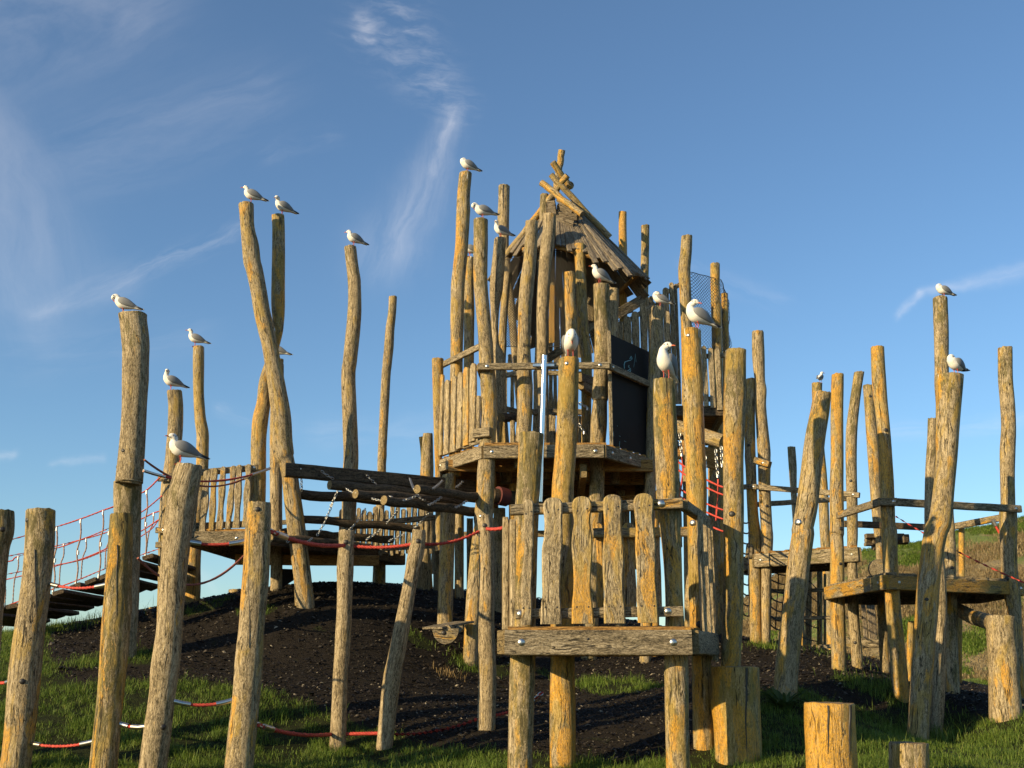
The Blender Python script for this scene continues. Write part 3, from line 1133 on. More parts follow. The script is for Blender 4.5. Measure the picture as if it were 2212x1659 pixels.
post('r4', [('K', [(690, 826, 578), (670, 815, 700), (648, 800, 800), (625, 782, 920), (590, 748, 1200), (555, 722, 1450), (525, 695, 1655)]),
            ('L', [(430, 565, 150), (405, 551, 350), (385, 530, 550), (362, 503, 750), (337, 482, 950), (322, 470, 1110), (318, 466, 1190)])], 'g', 'g', o=.46, m=.4,
     label='thick leaning post with a slanted top, green weed at its foot')
post('r3', ('K', [(490, 548, 995), (500, 560, 1150), (515, 562, 1350), (535, 580, 1655)]), 21.0, o=.2, m=.5,
     label='thin dark post behind the smaller right platform')
post('r5', ('K', [(678, 755, 505), (680, 755, 620), (690, 765, 900), (725, 800, 1330), (738, 812, 1655)]), 26.0, o=.5, m=.5,
     label='far dark post with a lone backlit gull on top')
post('r8', [('K', [(1070, 1150, 525), (1085, 1165, 750), (1105, 1195, 1050), (1130, 1210, 1400), (1155, 1218, 1655)]), ('N', [(238, 285, 200), (246, 290, 400), (250, 312, 600), (262, 322, 900), (272, 330, 1050)])], 16.2, 'g', o=.5, m=.4,
     label='shaded post with orange upper side behind the larger right platform')
post('r12', [('M', [(560, 612, 945), (556, 612, 1080), (545, 612, 1250), (540, 612, 1450)]), ('N', [(555, 640, 120), (570, 665, 250), (590, 682, 400), (600, 690, 550), (610, 692, 700), (610, 690, 850), (603, 685, 1000), (600, 680, 1200), (590, 668, 1440)])], 12.1, 'g', o=.3, m=.35, d=.5,
     label='pale grey post hidden behind the bent orange post')
post('r11', [('M', [(610, 776, 680), (612, 768, 800), (612, 752, 1000), (612, 743, 1150), (598, 726, 1350), (565, 706, 1580)]),
             ('N', [(548, 700, 150), (530, 668, 300), (512, 650, 450), (497, 636, 650), (480, 617, 850), (465, 602, 1050), (450, 588, 1300), (440, 578, 1480)])], 11.6, 11.5, o=.52, m=.4, d=.2,
     label='bent orange streaked post with a gull bent over on top')
post('q5', [('H', [(1365, 1530, 265), (1352, 1526, 600), (1342, 1516, 900), (1341, 1506, 1200), (1345, 1511, 1655)]), ('Z', [(1561, 1605, 1300), (1558, 1599, 1436)])], 10.15, o=.54, m=.5, d=.15, group='tall posts around the front lookout',
     label='tall straight orange streaked post right of the front lookout, no gull on it')

for k, fr, x, y in (('p2', 'A', 153, 1195), ('p4', 'A', 890, 1437), ('p1', 'A', 38, 392), ('p6', 'B', 183, 1443), ('p6', 'B', 116, 1552), ('p9', 'B', 1265, 1440),
                    ('m1', 'D', 608, 726), ('m2', 'D', 1077, 720), ('q5', 'H', 1398, 1615), ('r11', 'N', 543, 588), ('p2', 'A', 165, 342), ('p5', 'A', 1388, 287), ('m3', 'I', 640, 357), ('r8', 'K', 1113, 617)):
    stud(k, fr, x, y, .024 if k != 'q5' else .03)
stud('r4', 'K', 556, 1583, .04, 'steel')
stud('m3', 'I', 604, 282, .018, 'steel')


def split(key, px, y0, y1, w=.007, wobble=3.0):
    """a drying crack: a dark wedge sunk into the near face of a log"""
    pts = []
    sd = random.uniform(0, 99)
    for i in range(13):
        f = i / 12
        p, nr = on_post(key, px + wobble * noise.noise((f * 3, sd, 0)), y0 + (y1 - y0) * f, .985)
        pts.append(p)
    mb = MB()
    tube(mb, pts, lambda f: w * (1.0 - .85 * f) + .0015, 6)
    return mb.build('crack', M['iron'], POSTS[key])


# cut stumps
GS = 'stumps at the foot of the slope'


def stump(key, rows, Y, lab, **kw):
    return post(key, rows, Y, o=kw.pop('o', .75), m=kw.pop('m', .15), label=lab, name='tree_stump', cat='stump', group=GS, rough=.7, **kw)


stump('s1', ('Z', [(1537, 1639, 1440), (1540, 1641, 1520), (1546, 1647, 1659)]), 9.82, 'wide split stump beside the front lookout, orange edge lit and dark front', o=.66, m=.5, dip=(0, 0))
stump('s2', ('L', [(515, 830, 1242), (518, 835, 1400), (532, 846, 1655)]), 8.3, 'broad orange stump with a long crack down its right side', o=.92, m=.05, dip=(0, .0))
stump('s3', ('N', [(330, 570, 1497), (332, 575, 1655)]), 8.6, 'lowest stump at the bottom edge under the bent orange post', o=.5, m=.3, dip=(0, 0))
stump('s4', ('N', [(950, 1128, 690), (950, 1130, 800), (960, 1142, 1000), (968, 1160, 1200), (972, 1172, 1350)]), 11.7, 'tall pale rounded stump by the right frame edge with a ramp log on it', o=.42, m=.2, dip=(0, 0))
stump('s5', ('A', [(1220, 1288, 705), (1220, 1288, 752)]), 16.3, 'tiny stump on the mound crest under the left play deck', o=.6)
stump('s6', ('A', [(795, 842, 800), (795, 842, 825)]), 15.8, 'tiny stump on the mound crest under the rope bridge end', o=.6)
split('s2', 1823, 1521, 1659, .014)
split('s2', 1775, 1522, 1625, .007)
split('s1', 1602, 1443, 1655, .012)
split('p2', 88, 1190, 1420, .006)
split('p5', 545, 1150, 1400, .005)
split('p3', 262, 1180, 1330, .005)
# ------------------------------------------------------------------ left play deck
ZL = at(460, 1148, 13.7).z            # deck top
LD = root('play_deck', (at(560, 1200, 15).x, 15.0, gz(at(560, 1200, 15).x, 15.0)), 'low play deck on legs with wavy picket fence, left of the play tower', 'play deck')
post('l7', [('B', [(475, 583, 995), (485, 592, 1100), (480, 590, 1250), (470, 580, 1400), (462, 570, 1500)]), ('A', [(862, 948, 150), (850, 938, 300), (846, 930, 420), (845, 930, 600)])], 13.55, parent=LD, o=.48, m=.3, d=.2)
post('l8', [('B', [(665, 743, 675), (665, 743, 800), (668, 743, 1000), (675, 756, 1180), (688, 778, 1300), (688, 778, 1400), (684, 774, 1560)]), ('A', [(1030, 1108, 150), (1000, 1080, 400), (985, 1070, 560), (985, 1070, 700)])], 15.4, 15.2, parent=LD, o=.62, m=.3, d=.2)
post('l10', [('C', [(560, 664, 310), (565, 668, 450), (559, 667, 800), (558, 667, 1050), (570, 660, 1180), (580, 642, 1300)]), ('B', [(1150, 1228, 900), (1125, 1225, 1080), (1095, 1211, 1200), (1085, 1197, 1350), (1084, 1192, 1550)]), ('A', [(1335, 1418, 150), (1330, 1412, 400)])], 13.95, parent=LD, o=.58, m=.3, d=.15)
post('l12', [('C', [(1150, 1250, 565), (1165, 1266, 700), (1180, 1286, 850), (1183, 1292, 1000), (1175, 1289, 1150), (1155, 1272, 1350), (1140, 1256, 1500), (1128, 1244, 1650)]), ('D', [(585, 682, 100), (582, 680, 250), (576, 672, 400), (572, 664, 600), (568, 656, 720)])], 14.9, parent=LD, o=.38, m=.3, d=.15)
post('l13', [('C', [(1517, 1583, 972), (1510, 1576, 1100), (1490, 1563, 1230), (1478, 1556, 1380), (1465, 1541, 1530), (1455, 1529, 1650)]), ('D', [(808, 866, 150), (806, 863, 260)])], 16.8, parent=LD, o=.42, m=.25)
for (px, w, Y) in ((598, 24, 16.2), (820, 26, 16.6)):
    post('lg%d' % px, ('Z', [(px - w / 2, px + w / 2, 1190), (px - w / 2, px + w / 2, 1240)]), Y, parent=LD, o=.5, m=.4)
# floor frame: polygon of the deck
cA, cB = atz(404, 1148, ZL), atz(580, 1148, ZL)
cC, cD = atz(835, 1188, ZL), atz(872, 1196, ZL)
cE, cF = Vector((cD.x - .1, 16.6, ZL)), Vector((cA.x + .15, 16.4, ZL))
poly = [cA, cB, cC, cD, cE, cF]


def edge_beam(parent, a, b, h, t, mat='beam', top=None, bolts=(), ext=0.0, wear=(.18, .25, 9), name='beam', r=.022):
    a, b = Vector(a), Vector(b)
    d = (b - a).normalized()
    a, b = a - d * ext, b + d * ext
    mb = MB()
    beam(mb, a - Vector((0, 0, h / 2)), b - Vector((0, 0, h / 2)), h, t, wear=wear)
    ob = mb.build(name, [M[mat], M['logend']], parent)
    nr = Vector((d.y, -d.x, 0))
    if nr.y > 0: nr = -nr
    for f in bolts:
        p = a.lerp(b, f) - Vector((0, 0, h / 2)) + nr * (t / 2 - .002)
        bolt(ob, p, nr, r)
    return ob


def floor(parent, poly, z, thick=.04, pw=.12, mat='under', axis='x', name='floor'):
    """deck planks clipped to the polygon; rows along y"""
    mb = MB()
    ys = [p.y for p in poly]
    y = min(ys) + .01
    while y < max(ys) - .02:
        ym = min(y + pw, max(ys))
        xs = []
        yc = (y + ym) / 2
        n = len(poly)
        for i in range(n):
            a, b = poly[i], poly[(i + 1) % n]
            if (a.y > yc) != (b.y > yc):
                xs.append(a.x + (yc - a.y) * (b.x - a.x) / (b.y - a.y))
        if len(xs) >= 2:
            beam(mb, (min(xs) + .02, yc, z - thick / 2), (max(xs) - .02, yc, z - thick / 2), thick, pw - .014, wear=(.3, .3, 9), c=.005)
        y += pw
    return mb.build(name, [M[mat], M[mat]], parent)


floor(LD, poly, ZL + .035, mat='under')
HB = .17
edge_beam(LD, cA, cB, HB, .06, bolts=(.04, .62), wear=(.1, .2, 9))
edge_beam(LD, cB, cC, HB, .06, 'darklog')
edge_beam(LD, cC, cD, HB, .06, 'darklog')
edge_beam(LD, cA, cF, HB, .06)
edge_beam(LD, cD, cE, HB, .06)
edge_beam(LD, cF, cE, HB, .06)
for k in range(3):                     # joists under the floor
    x = cA.x + (k + 1) * (cD.x - cA.x) / 4
    edge_beam(LD, (x, cB.y + .5, ZL - .02), (x, 16.4, ZL - .02), .14, .07, 'under', name='joist')
edge_beam(LD, (cA.x + .3, 15.0, ZL - .16), (cD.x - .2, 15.2, ZL - .16), .14, .08, 'under', name='joist')
# picket fence: two rails and wavy pickets
Yf = 13.72
edge_beam(LD, A('A', 1020, 70, Yf + .05), A('A', 1375, 40, Yf + .05), .08, .05, name='rail', bolts=(.95,))
edge_beam(LD, A('A', 1020, 352, Yf + .05), A('A', 1340, 340, Yf + .05), .08, .05, name='rail')
for (x0, x1, yt, yb, o_) in ((1018, 1046, 72, 398, .2), (1056, 1100, 70, 397, .25), (1110, 1147, 58, 391, .5), (1152, 1190, 50, 386, .45), (1198, 1234, 46, 383, .3), (1241, 1280, 41, 378, .3), (1290, 1328, 38, 374, .35)):
    mb = MB()
    f0 = A('A', (x0 + x1) / 2, yb, Yf)
    H = A('A', (x0 + x1) / 2, yt, Yf).z - f0.z
    w = (x1 - x0) * .4049 * mpp(Yf) * .86
    ph = random.uniform(0, 6)
    board(mb, f0, Vector((1, 0, 0)), Vector((0, 1, 0)), H, lambda f: w * (1 + .16 * math.sin(f * 11 + ph)), .035, wear=(o_, .15, 9), lean=random.uniform(-.02, .03))
    mb.build('picket', [M['board'], M['board']], LD)
# shaded fence along the far right side of the deck, down to the ground
for k in range(17):
    x = 735 + k * 12.2
    mb = MB()
    Yk = 15.6 + k * .03
    yb = 1196 + 4 * (k % 2)
    yt = 1100 - 1.0 * k + 5 * (k % 3)
    f0 = at(x, yb, Yk)
    H = at(x, yt, Yk).z - f0.z
    board(mb, f0, Vector((1, 0, 0)), Vector((0, 1, 0)), H, lambda f: .068 * (1 + .1 * math.sin(f * 9 + k)), .03, wear=(.2, .3, 9))
    mb.build('picket', [M['board'], M['board']], LD)
edge_beam(LD, at(828, 1122, 15.5), at(940, 1112, 15.9), .08, .05, name='rail')
edge_beam(LD, at(828, 1178, 15.5), at(940, 1172, 15.9), .08, .05, name='rail')
edge_beam(LD, at(585, 1125, 16.45), at(836, 1110, 16.45), .07, .05, name='rail')
# bracket blocks on the bridge side post
for y in (115, 390, 468):
    mb = MB()
    c = A('A', 866 - (y > 200) * 12, y, 13.42)
    beam(mb, c - Vector((.05, 0, 0)), c + Vector((.09, 0, 0)), .07, .05, wear=(.5, .1, 9))
    b_ = mb.build('bracket', [M['board'], M['logend']], LD)
    bolt(b_, c + Vector((.05, -.03, 0)), (0, -1, 0), .022)
# black sheet leaning beneath the deck
mb = MB()
q = [A('A', 1490, 705, 15.0), A('A', 1500, 595, 15.0), A('A', 1575, 598, 15.2), A('A', 1568, 655, 15.2)]
mb.add(q + [p + Vector((0, .02, 0)) for p in q], [(0, 1, 2, 3), (7, 6, 5, 4), (0, 4, 5, 1), (1, 5, 6, 2), (2, 6, 7, 3), (3, 7, 4, 0)], smooth=False)
mb.build('panel', M['panel'], LD)

# ------------------------------------------------------------------ rope bridge
RB = root('rope_bridge', tuple(A('A', 560, 650, 14.2)), 'sagging rope bridge with dark planks and red rope netting sides', 'rope bridge')
deck_px = [(-160, 866), (0, 806), (100, 786), (260, 742), (400, 690), (560, 636), (690, 578), (845, 512)]
YN, YFar = 13.45, 15.1
dk = [np.array(A('A', x, y + 8, YN)) for x, y in deck_px]
dks = catmull(dk, 8)
acc, nextp = 0.0, 0.0
planks = 0
for i in range(1, len(dks)):
    a, b = Vector(dks[i - 1]), Vector(dks[i])
    acc += (b - a).length
    if acc >= nextp:
        nextp += .185
        T = (b - a).normalized()
        mb = MB()
        c0 = b.copy()
        c1 = c0 + Vector((random.uniform(-.02, .02), YFar - YN, random.uniform(-.02, .02)))
        Upv = Vector((-T.z, 0, T.x))
        Upv = (Upv + Vector((random.uniform(-.12, .12), 0, 0))).normalized()
        beam(mb, c0 - Vector((0, .12, 0)), c1 + Vector((0, .12, 0)), .05, .135, up=Upv, wear=(.05, .3, 9))
        mb.build('plank', [M['darklog'], M['darklog']], RB)


def rope_obj(pts, r, mat, parent, name='rope', n=8):
    mb = MB()
    tube(mb, pts, r, n, lobes=(3, .14, 45))
    return mb.build(name, M[mat], parent)


def curve(px, fr, Y, per=6):
    if not callable(Y): Yc = lambda x: Y
    else: Yc = Y
    return [Vector(p) for p in catmull([np.array(A(fr, x, y, Yc(x))) for x, y in px], per)]


near_top = [(-160, 500), (60, 440), (300, 372), (430, 330), (550, 284), (610, 262), (700, 215), (780, 178), (850, 112), (885, 88)]
near_mid = [(-160, 670), (60, 620), (280, 580), (400, 555), (520, 510), (600, 470), (700, 420), (770, 385), (845, 335)]
near_mid2 = [(-160, 590), (60, 525), (290, 488), (410, 448), (535, 400), (700, 320), (775, 280), (865, 205)]
far_top = [(-160, 570), (48, 556), (100, 528), (340, 464), (460, 434), (580, 398), (740, 336), (820, 298), (870, 285)]
far_mid = [(-160, 690), (90, 640), (325, 575), (445, 545), (560, 500), (700, 450), (800, 390), (850, 330)]
rope_obj(curve(near_top, 'A', YN - .1), .010, 'rope', RB)
rope_obj(curve(near_mid, 'A', YN - .1), .0085, 'rope', RB)
rope_obj(curve(near_mid2, 'A', YN - .1), .0085, 'rope', RB)
rope_obj(curve(far_top, 'A', YFar + .1), .010, 'rope', RB)
rope_obj(curve(far_mid, 'A', YFar + .1), .0085, 'rope', RB)
rope_obj(curve([(-160, 835), (25, 795), (280, 705), (400, 662), (525, 610), (690, 545), (845, 490)], 'A', YFar + .1), .010, 'rope', RB)


def interp(px, x):
    xs = [p[0] for p in px]
    ys = [p[1] for p in px]
    return float(np.interp(x, xs, ys))


for (x, dx) in ((30, -6), (303, -20), (430, -26), (550, -24), (782, -6)):
    yt = interp(near_top, x)
    yb = interp(deck_px, x + dx) - 4
    pts = [(x, yt), (x + dx * .2 + 6, yt + (yb - yt) * .25), (x + dx * .55 - 5, yt + (yb - yt) * .5), (x + dx * .7 + 4, yt + (yb - yt) * .75), (x + dx, yb)]
    rp = rope_obj(curve(pts, 'A', YN - .1), .0095, 'rope_grey', RB, 'vertical_rope')
    for (cx, cy) in ((x, yt + 12), (x + dx, yb - 8), (x + dx * .5, (yt + yb) / 2 + 2)):
        mb = MB()
        p = A('A', cx, cy, YN - .1)
        tube(mb, [p - Vector((0, 0, .024)), p + Vector((0, 0, .024))], .013, 8)
        mb.build('crimp', M['steel'], rp)
for (x, dx) in ((98, -30), (340, -24), (460, -28), (580, -20), (820, -40)):
    yt = interp(far_top, x)
    yb = interp([(-160, 835), (25, 795), (280, 705), (400, 662), (525, 610), (690, 545), (845, 490)], x + dx)
    pts = [(x, yt), (x + dx * .2 + 5, yt + (yb - yt) * .25), (x + dx * .55 - 4, yt + (yb - yt) * .5), (x + dx, yb)]
    rp = rope_obj(curve(pts, 'A', YFar + .1), .0095, 'rope_grey', RB, 'vertical_rope')
    mb = MB()
    p = A('A', x, yt + 8, YFar + .1)
    tube(mb, [p - Vector((0, 0, .024)), p + Vector((0, 0, .024))], .013, 8)
    mb.build('crimp', M['steel'], rp)

# ------------------------------------------------------------------ chains
def chain(mb, p0, p1, sag=0.0, link=.048, r=.005):
    p0, p1 = Vector(p0), Vector(p1)
    L = (p1 - p0).length
    n = max(2, int(L / (link * .78)))
    T = (p1 - p0).normalized()
    U, V = frame(T)
    for i in range(n):
        f = (i + .5) / n
        c = p0.lerp(p1, f) - Vector((0, 0, sag * 4 * f * (1 - f)))
        S = (U + V).normalized() if i % 2 == 0 else (U - V).normalized()
        N = T.cross(S)
        rings = []
        m = 10
        for k in range(m + 1):
            a = 2 * math.pi * k / m
            q = c + T * (link * .5 * math.cos(a)) + S * (link * .30 * math.sin(a))
            d = (T * (-link * .5 * math.sin(a)) + S * (link * .30 * math.cos(a))).normalized()
            rings.append((q, N, d.cross(N), circ(r, 5), k * .01))
        sweep(mb, rings, True, (False, False))


# ------------------------------------------------------------------ hanging logs between the crossing post and the tower
HL = root('hanging_log_climber', tuple(at(800, 1090, 14.6)), 'climbing net of dark logs hung on silver chains between post and tower', 'log climber')
mb = MB()
p0, p1 = A('D', 196, 248, 13.35), A('D', 1432, 362, 15.0)
beam(mb, p0, p1, .17, .12, wear=(.05, .2, 9), c=.015, wob=.006)
bm = mb.build('beam', [M['darklog'], M['logend']], HL)
for f in (.08, .14, .52, .86):
    p = p0.lerp(p1, f)
    bolt(bm, p + Vector((0, -.062, .02)), (0, -1, 0), .02, M['steel'] if f < .1 else M['iron'])
LOGS = [((492, 345), (1452, 432), 13.5, 14.9, 33), ((300, 410), (1240, 470), 14.1, 15.0, 34), ((662, 408), (1350, 450), 13.2, 14.6, 31), ((848, 447), (1446, 522), 12.9, 14.2, 33),
        ((1065, 378), (1500, 425), 13.0, 14.2, 30), ((322, 570), (1075, 640), 14.0, 14.9, 27), ((345, 668), (905, 705), 14.3, 15.0, 26), ((112, 697), (760, 752), 13.4, 14.4, 27), ((175, 660), (640, 690), 14.6, 15.2, 24)]
for (a, b, Ya, Yb, rr) in LOGS:
    mb = MB()
    q0, q1 = A('D', *a, Ya), A('D', *b, Yb)
    r0 = rr * .3307 * mpp(Ya)
    nn = 14
    ph = random.uniform(0, 50)
    pts = [q0.lerp(q1, i / nn) + Vector((0, 0, .03 * noise.noise((i * .35, ph, 0)))) for i in range(nn + 1)]
    tube(mb, pts, lambda f: r0 * (1 + .07 * noise.noise((f * 6, ph, 3)) - .06 * (f < .001)), 18, cap_mi=1, wear=(.05, .15, 9))
    mb.build('log', [M['darklog'], M['logend']], HL)
for (a, b, Ya, Yb) in (((440, 255), (520, 308), 13.4, 13.5), ((735, 282), (802, 342), 13.7, 13.8), ((1018, 305), (1045, 375), 14.0, 13.1), ((1232, 318), (1168, 372), 13.7, 13.1), ((1366, 322), (1318, 362), 14.2, 13.9),
                       ((600, 370), (668, 402), 13.5, 13.2), ((768, 435), (850, 446), 13.2, 12.95), ((1075, 410), (975, 448), 13.0, 12.9), ((1225, 425), (1140, 478), 13.3, 13.0), ((1390, 450), (1316, 494), 13.6, 13.3),
                       ((548, 382), (500, 490), 13.9, 13.9), ((512, 470), (470, 570), 13.9, 13.9), ((466, 580), (412, 678), 13.9, 13.8), ((728, 500), (672, 588), 13.9, 13.9), ((660, 600), (615, 648), 13.9, 13.9), ((940, 510), (866, 598), 13.2, 13.6), ((828, 636), (732, 704), 13.7, 13.7),
                       ((1142, 530), (1042, 634), 13.2, 13.5), ((985, 662), (880, 712), 13.6, 13.6), ((310, 288), (312, 388), 13.6, 13.8), ((855, 395), (905, 430), 13.9, 13.3), ((1080, 425), (1120, 452), 13.2, 13.4), ((215, 720), (245, 690), 13.3, 13.3), ((350, 720), (380, 690), 13.4, 13.4)):
    mb = MB()
    chain(mb, A('D', *a, Ya), A('D', *b, Yb), .01)
    mb.build('chain', M['silverchain'], HL)

# ------------------------------------------------------------------ red ropes between posts
GR = 'red ropes strung between the posts'


def safety_rope(p0, p1, sag, r=.013, label='', f0=.13, f1=.13, mat='rope', shackle=False):
    p0, p1 = Vector(p0), Vector(p1)
    L = (p1 - p0).length
    RT = root('safety_rope', tuple(p0), label, 'rope', GR)
    fn = lambda f: p0.lerp(p1, f) - Vector((0, 0, sag * 4 * f * (1 - f)))
    n = 18
    mb = MB()
    tube(mb, [fn(i / n) for i in range(n + 1)], r, 12, lobes=(4, .13, 55))
    mb.build('rope', M[mat], RT)
    for e, fl in ((0, f0), (1, f1)):
        if not fl: continue
        mb = MB()
        a, b = (0, min(.45, fl / L)) if e == 0 else (1 - min(.45, fl / L), 1)
        if shackle and e == 0: a, b = a + .14 / L, b + .14 / L
        tube(mb, [fn(a), fn((a + b) / 2), fn(b)], lambda f: r * 1.45, 12)
        mb.build('ferrule', M['steel'], RT)
    if shackle:
        mb = MB()
        chain(mb, fn(0), fn(.16 / L), 0, .06, .008)
        mb.build('shackle', M['steel'], RT)
    return RT


def sr(fr, a, b, Ya, Yb, sag, label, **k):
    return safety_rope(A(fr, *a, Ya), A(fr, *b, Yb), sag, label=label, **k)


sr('A', (255, 673), (575, 678), 9.2, 8.9, .035, 'taut upper red rope between the leftmost full rope post and the dark topped one')
sr('A', (985, 447), (1310, 447), 8.85, 9.0, .03, 'sunlit red rope across the front of the left play deck')
sr('A', (155, 1525), (500, 1517), 9.2, 8.9, .03, 'low red rope with silver ends in the grass beside the leftmost full rope post')
sr('A', (608, 1408), (780, 1437), 8.9, 8.85, .02, 'shortest red rope, low in the grass behind the bent grey rope post')
sr('A', (925, 1302), (1245, 1295), 8.85, 9.0, .035, 'low red rope over grass between the bent grey post and straight tan one')
sr('A', (-60, 1199), (52, 1198), 9.4, 9.2, .01, 'stub of red rope running out of the frame behind the leftmost full rope post', f0=0, f1=.05)
sr('A', (735, 538), (1300, 526), 12.0, 13.6, .32, 'slack faded rope sagging behind the bent grey rope post under the play deck', mat='rope_old', f0=0, f1=0)
sr('A', (765, 72), (1440, 60), 11.9, 13.5, .14, 'upper red rope from the thick gull post to the leaning crossing post', r=.012, f0=.3, f1=.3)
sr('A', (770, 14), (1350, 92), 11.9, 13.8, .22, 'dark slack rope above the play deck pickets, ending at the orange gull post', r=.011, mat='rope_old', f0=0, f1=.2)
Ym1, Ym2, Ym3 = PATHS['m1'][5][0].y, PATHS['m2'][5][0].y, PATHS['m3'][5][0].y
sr('D', (100, 645), (606, 740), 9.0, Ym1 + .0, .05, 'bright red rope shackled to the straight tan rope post', shackle=True, f0=.18, f1=0, r=.019)
sr('D', (606, 742), (1070, 728), Ym1, Ym2, .03, 'bright red rope between the two slim grey posts on bare soil, upper one', f0=0, f1=0, r=.019)
safety_rope(A('D', 1070, 730, Ym2), A('I', 640, 372, Ym3), .06, label='bright red rope passing in front of the tower leg above the wooden see-saw seat', f0=0, f1=0, r=.019)
safety_rope(A('I', 640, 374, Ym3), A('I', 850, 350, 10.2), .02, label='last piece of bright red rope, running behind the front lookout pickets', f0=0, f1=0, r=.019)
sr('A', (1365, 1424), (1776, 1477), 9.0, Ym1, .04, 'lower red rope shackled near the foot of the straight tan rope post', shackle=True, f0=.18, f1=0, r=.017)
sr('Z', (730, 1586), (830, 1584), Ym1, Ym2, .0, 'lowest red rope between the two slim grey posts on bare soil', f0=0, f1=0, r=.017)
sr('Z', (832, 1585), (1050, 1545), Ym2, Ym3, .06, 'lower red rope near the soil, ending at the slim tan post', f0=0, f1=0, r=.017)
sr('Z', (1172, 1496), (1052, 1547), 11.4, Ym3, .05, 'red rope with a chained silver end below the front lookout deck', shackle=True, f0=.12, f1=0, r=.017)

# ------------------------------------------------------------------ see-saw seat by the tower leg
SE = root('rocker_seat', tuple(A('I', 340, 1240, 13.2)), 'small wooden rocking seat with half-round cheeks beside the tower legs', 'rocking seat')
mb = MB()
beam(mb, A('I', 212, 1188, 13.1), A('I', 475, 1140, 13.9), .025, .26, wear=(.2, .2, 9), c=.004)
mb.build('seat', [M['beam'], M['beam']], SE)
for (x, Y, w) in ((320, 13.1, 208), (400, 13.4, 120)):
    mb = MB()
    c = A('I', x, 1192 - (x - 320) * .3, Y)
    r_ = w / 2 * .2645 * mpp(Y)
    out = [Vector((r_ * math.cos(a), 0, -r_ * 1.15 * math.sin(a))) for a in [math.pi * k / 14 for k in range(15)]]
    vs_ = [c + q for q in out] + [c + q + Vector((0, .045, 0)) for q in out]
    n = len(out)
    mb.add(vs_, [tuple(range(n)), tuple(range(2 * n - 1, n - 1, -1))] + [(i, i + n, (i + 1) % n + n, (i + 1) % n) for i in range(n)], smooth=False, rest=[Vector((q.y, q.z, q.x)) * 1 + Vector((x, 0, 0)) for q in vs_], wear=(.3, .3, 9))
    ck = mb.build('cheek', M['beam'], SE)
    bolt(ck, c + Vector((-.02, -.001, -r_ * .32)), (0, -1, 0), .03, M['iron'])
mb = MB()
tube(mb, [A('I', 330, 1200, 13.15), A('I', 440, 1190, 13.9)], .05, 12, cap_mi=0, wear=(.6, .1, 9))
mb.build('axle', M['board'], SE)
# straw below it
pp = A('I', 350, 1290, 13.3)
n = 90
P = np.stack([pp.x + rng.normal(0, .08, n), pp.y + rng.normal(0, .07, n), np.zeros(n)], 1)
P[:, 2] = gz_arr(P[:, 0], P[:, 1]) - .01
st_ = blades('straw', P, np.full(n, .15), .006, M['straw'], 1.3)
tag(st_, 'dry straw caught on the soil under the rocking seat', 'straw')
# ------------------------------------------------------------------ main play tower
YT = 14.0
ZT = at(1045, 963, YT).z                    # deck level (top of the fascia)
tA, tB, tC = atz(949, 995, ZT), atz(1045, 963, ZT), atz(1304, 961, ZT)
tD = atz(1417, 995, ZT)
TC = Vector(((tA.x + tD.x) / 2, 16.2, ZT))
tE, tF, tG_, tH = Vector((tD.x + .05, 17.2, ZT)), Vector((tC.x, 18.2, ZT)), Vector((tB.x, 18.2, ZT)), Vector((tA.x, 17.2, ZT))
TW = root('play_tower', (TC.x, TC.y, gz(TC.x, TC.y)), 'tall log play tower with crooked plank roof, nets and a blackboard panel', 'play tower')
HF = (1450 - 961) and (at(1045, 963, YT).z - at(1045, 991, YT).z)
for a, b, bl in ((tA, tB, (.07,)), (tB, tC, (.07, .93)), (tC, tD, (.12, .45, .8)), (tD, tE, ()), (tE, tF, ()), (tF, tG_, ()), (tG_, tH, ()), (tH, tA, ())):
    edge_beam(TW, a, b, HF, .07, bolts=bl, wear=(.16, .25, 9), name='fascia_beam', r=.026)
floor(TW, [tA, tB, tC, tD, tE, tF, tG_, tH], ZT + .035, pw=.14)
for k in range(3):
    y = 14.7 + k * 1.1
    edge_beam(TW, (tA.x + .15, y, ZT - .06), (tD.x - .1, y, ZT - .06), .16, .08, 'under', name='joist')
edge_beam(TW, (tC.x - .25, 14.2, ZT - .20), (tC.x - .1, 17.8, ZT - .2), .18, .09, 'under', name='joist')
edge_beam(TW, (tB.x + .1, 14.2, ZT - .20), (tB.x + .1, 17.8, ZT - .2), .18, .09, 'under', name='joist')

# main posts -----------------------------------------------------------------
ZD = ZT - .25
post('t1', ('E', [(328, 432, 275), (312, 418, 450), (302, 413, 650), (295, 401, 850), (275, 386, 1050), (260, 373, 1200), (255, 365, 1500), (258, 360, 1655)]), 14.9, parent=TW, o=.52, m=.35, d=.15, base=ZD)
post('tl', ('G', [(105, 200, 338), (110, 196, 600), (120, 188, 900), (125, 188, 1100), (130, 186, 1290)]), 15.05, parent=TW, o=.58, m=.25, base=ZD - 1)
post('tk', ('G', [(33, 112, 948), (20, 115, 1100), (10, 118, 1250)]), 16.8, parent=TW, o=.35, m=.4)
post('tk2', ('G', [(-2, 36, 975), (10, 40, 1080), (20, 50, 1250)]), 17.2, parent=TW, o=.9, m=.0)
post('t2', ('E', [(395, 445, 960), (383, 445, 1060), (370, 447, 1200), (365, 452, 1400), (365, 450, 1655)]), 16.2, parent=TW, o=.46, m=.4, d=.2, base=ZD)
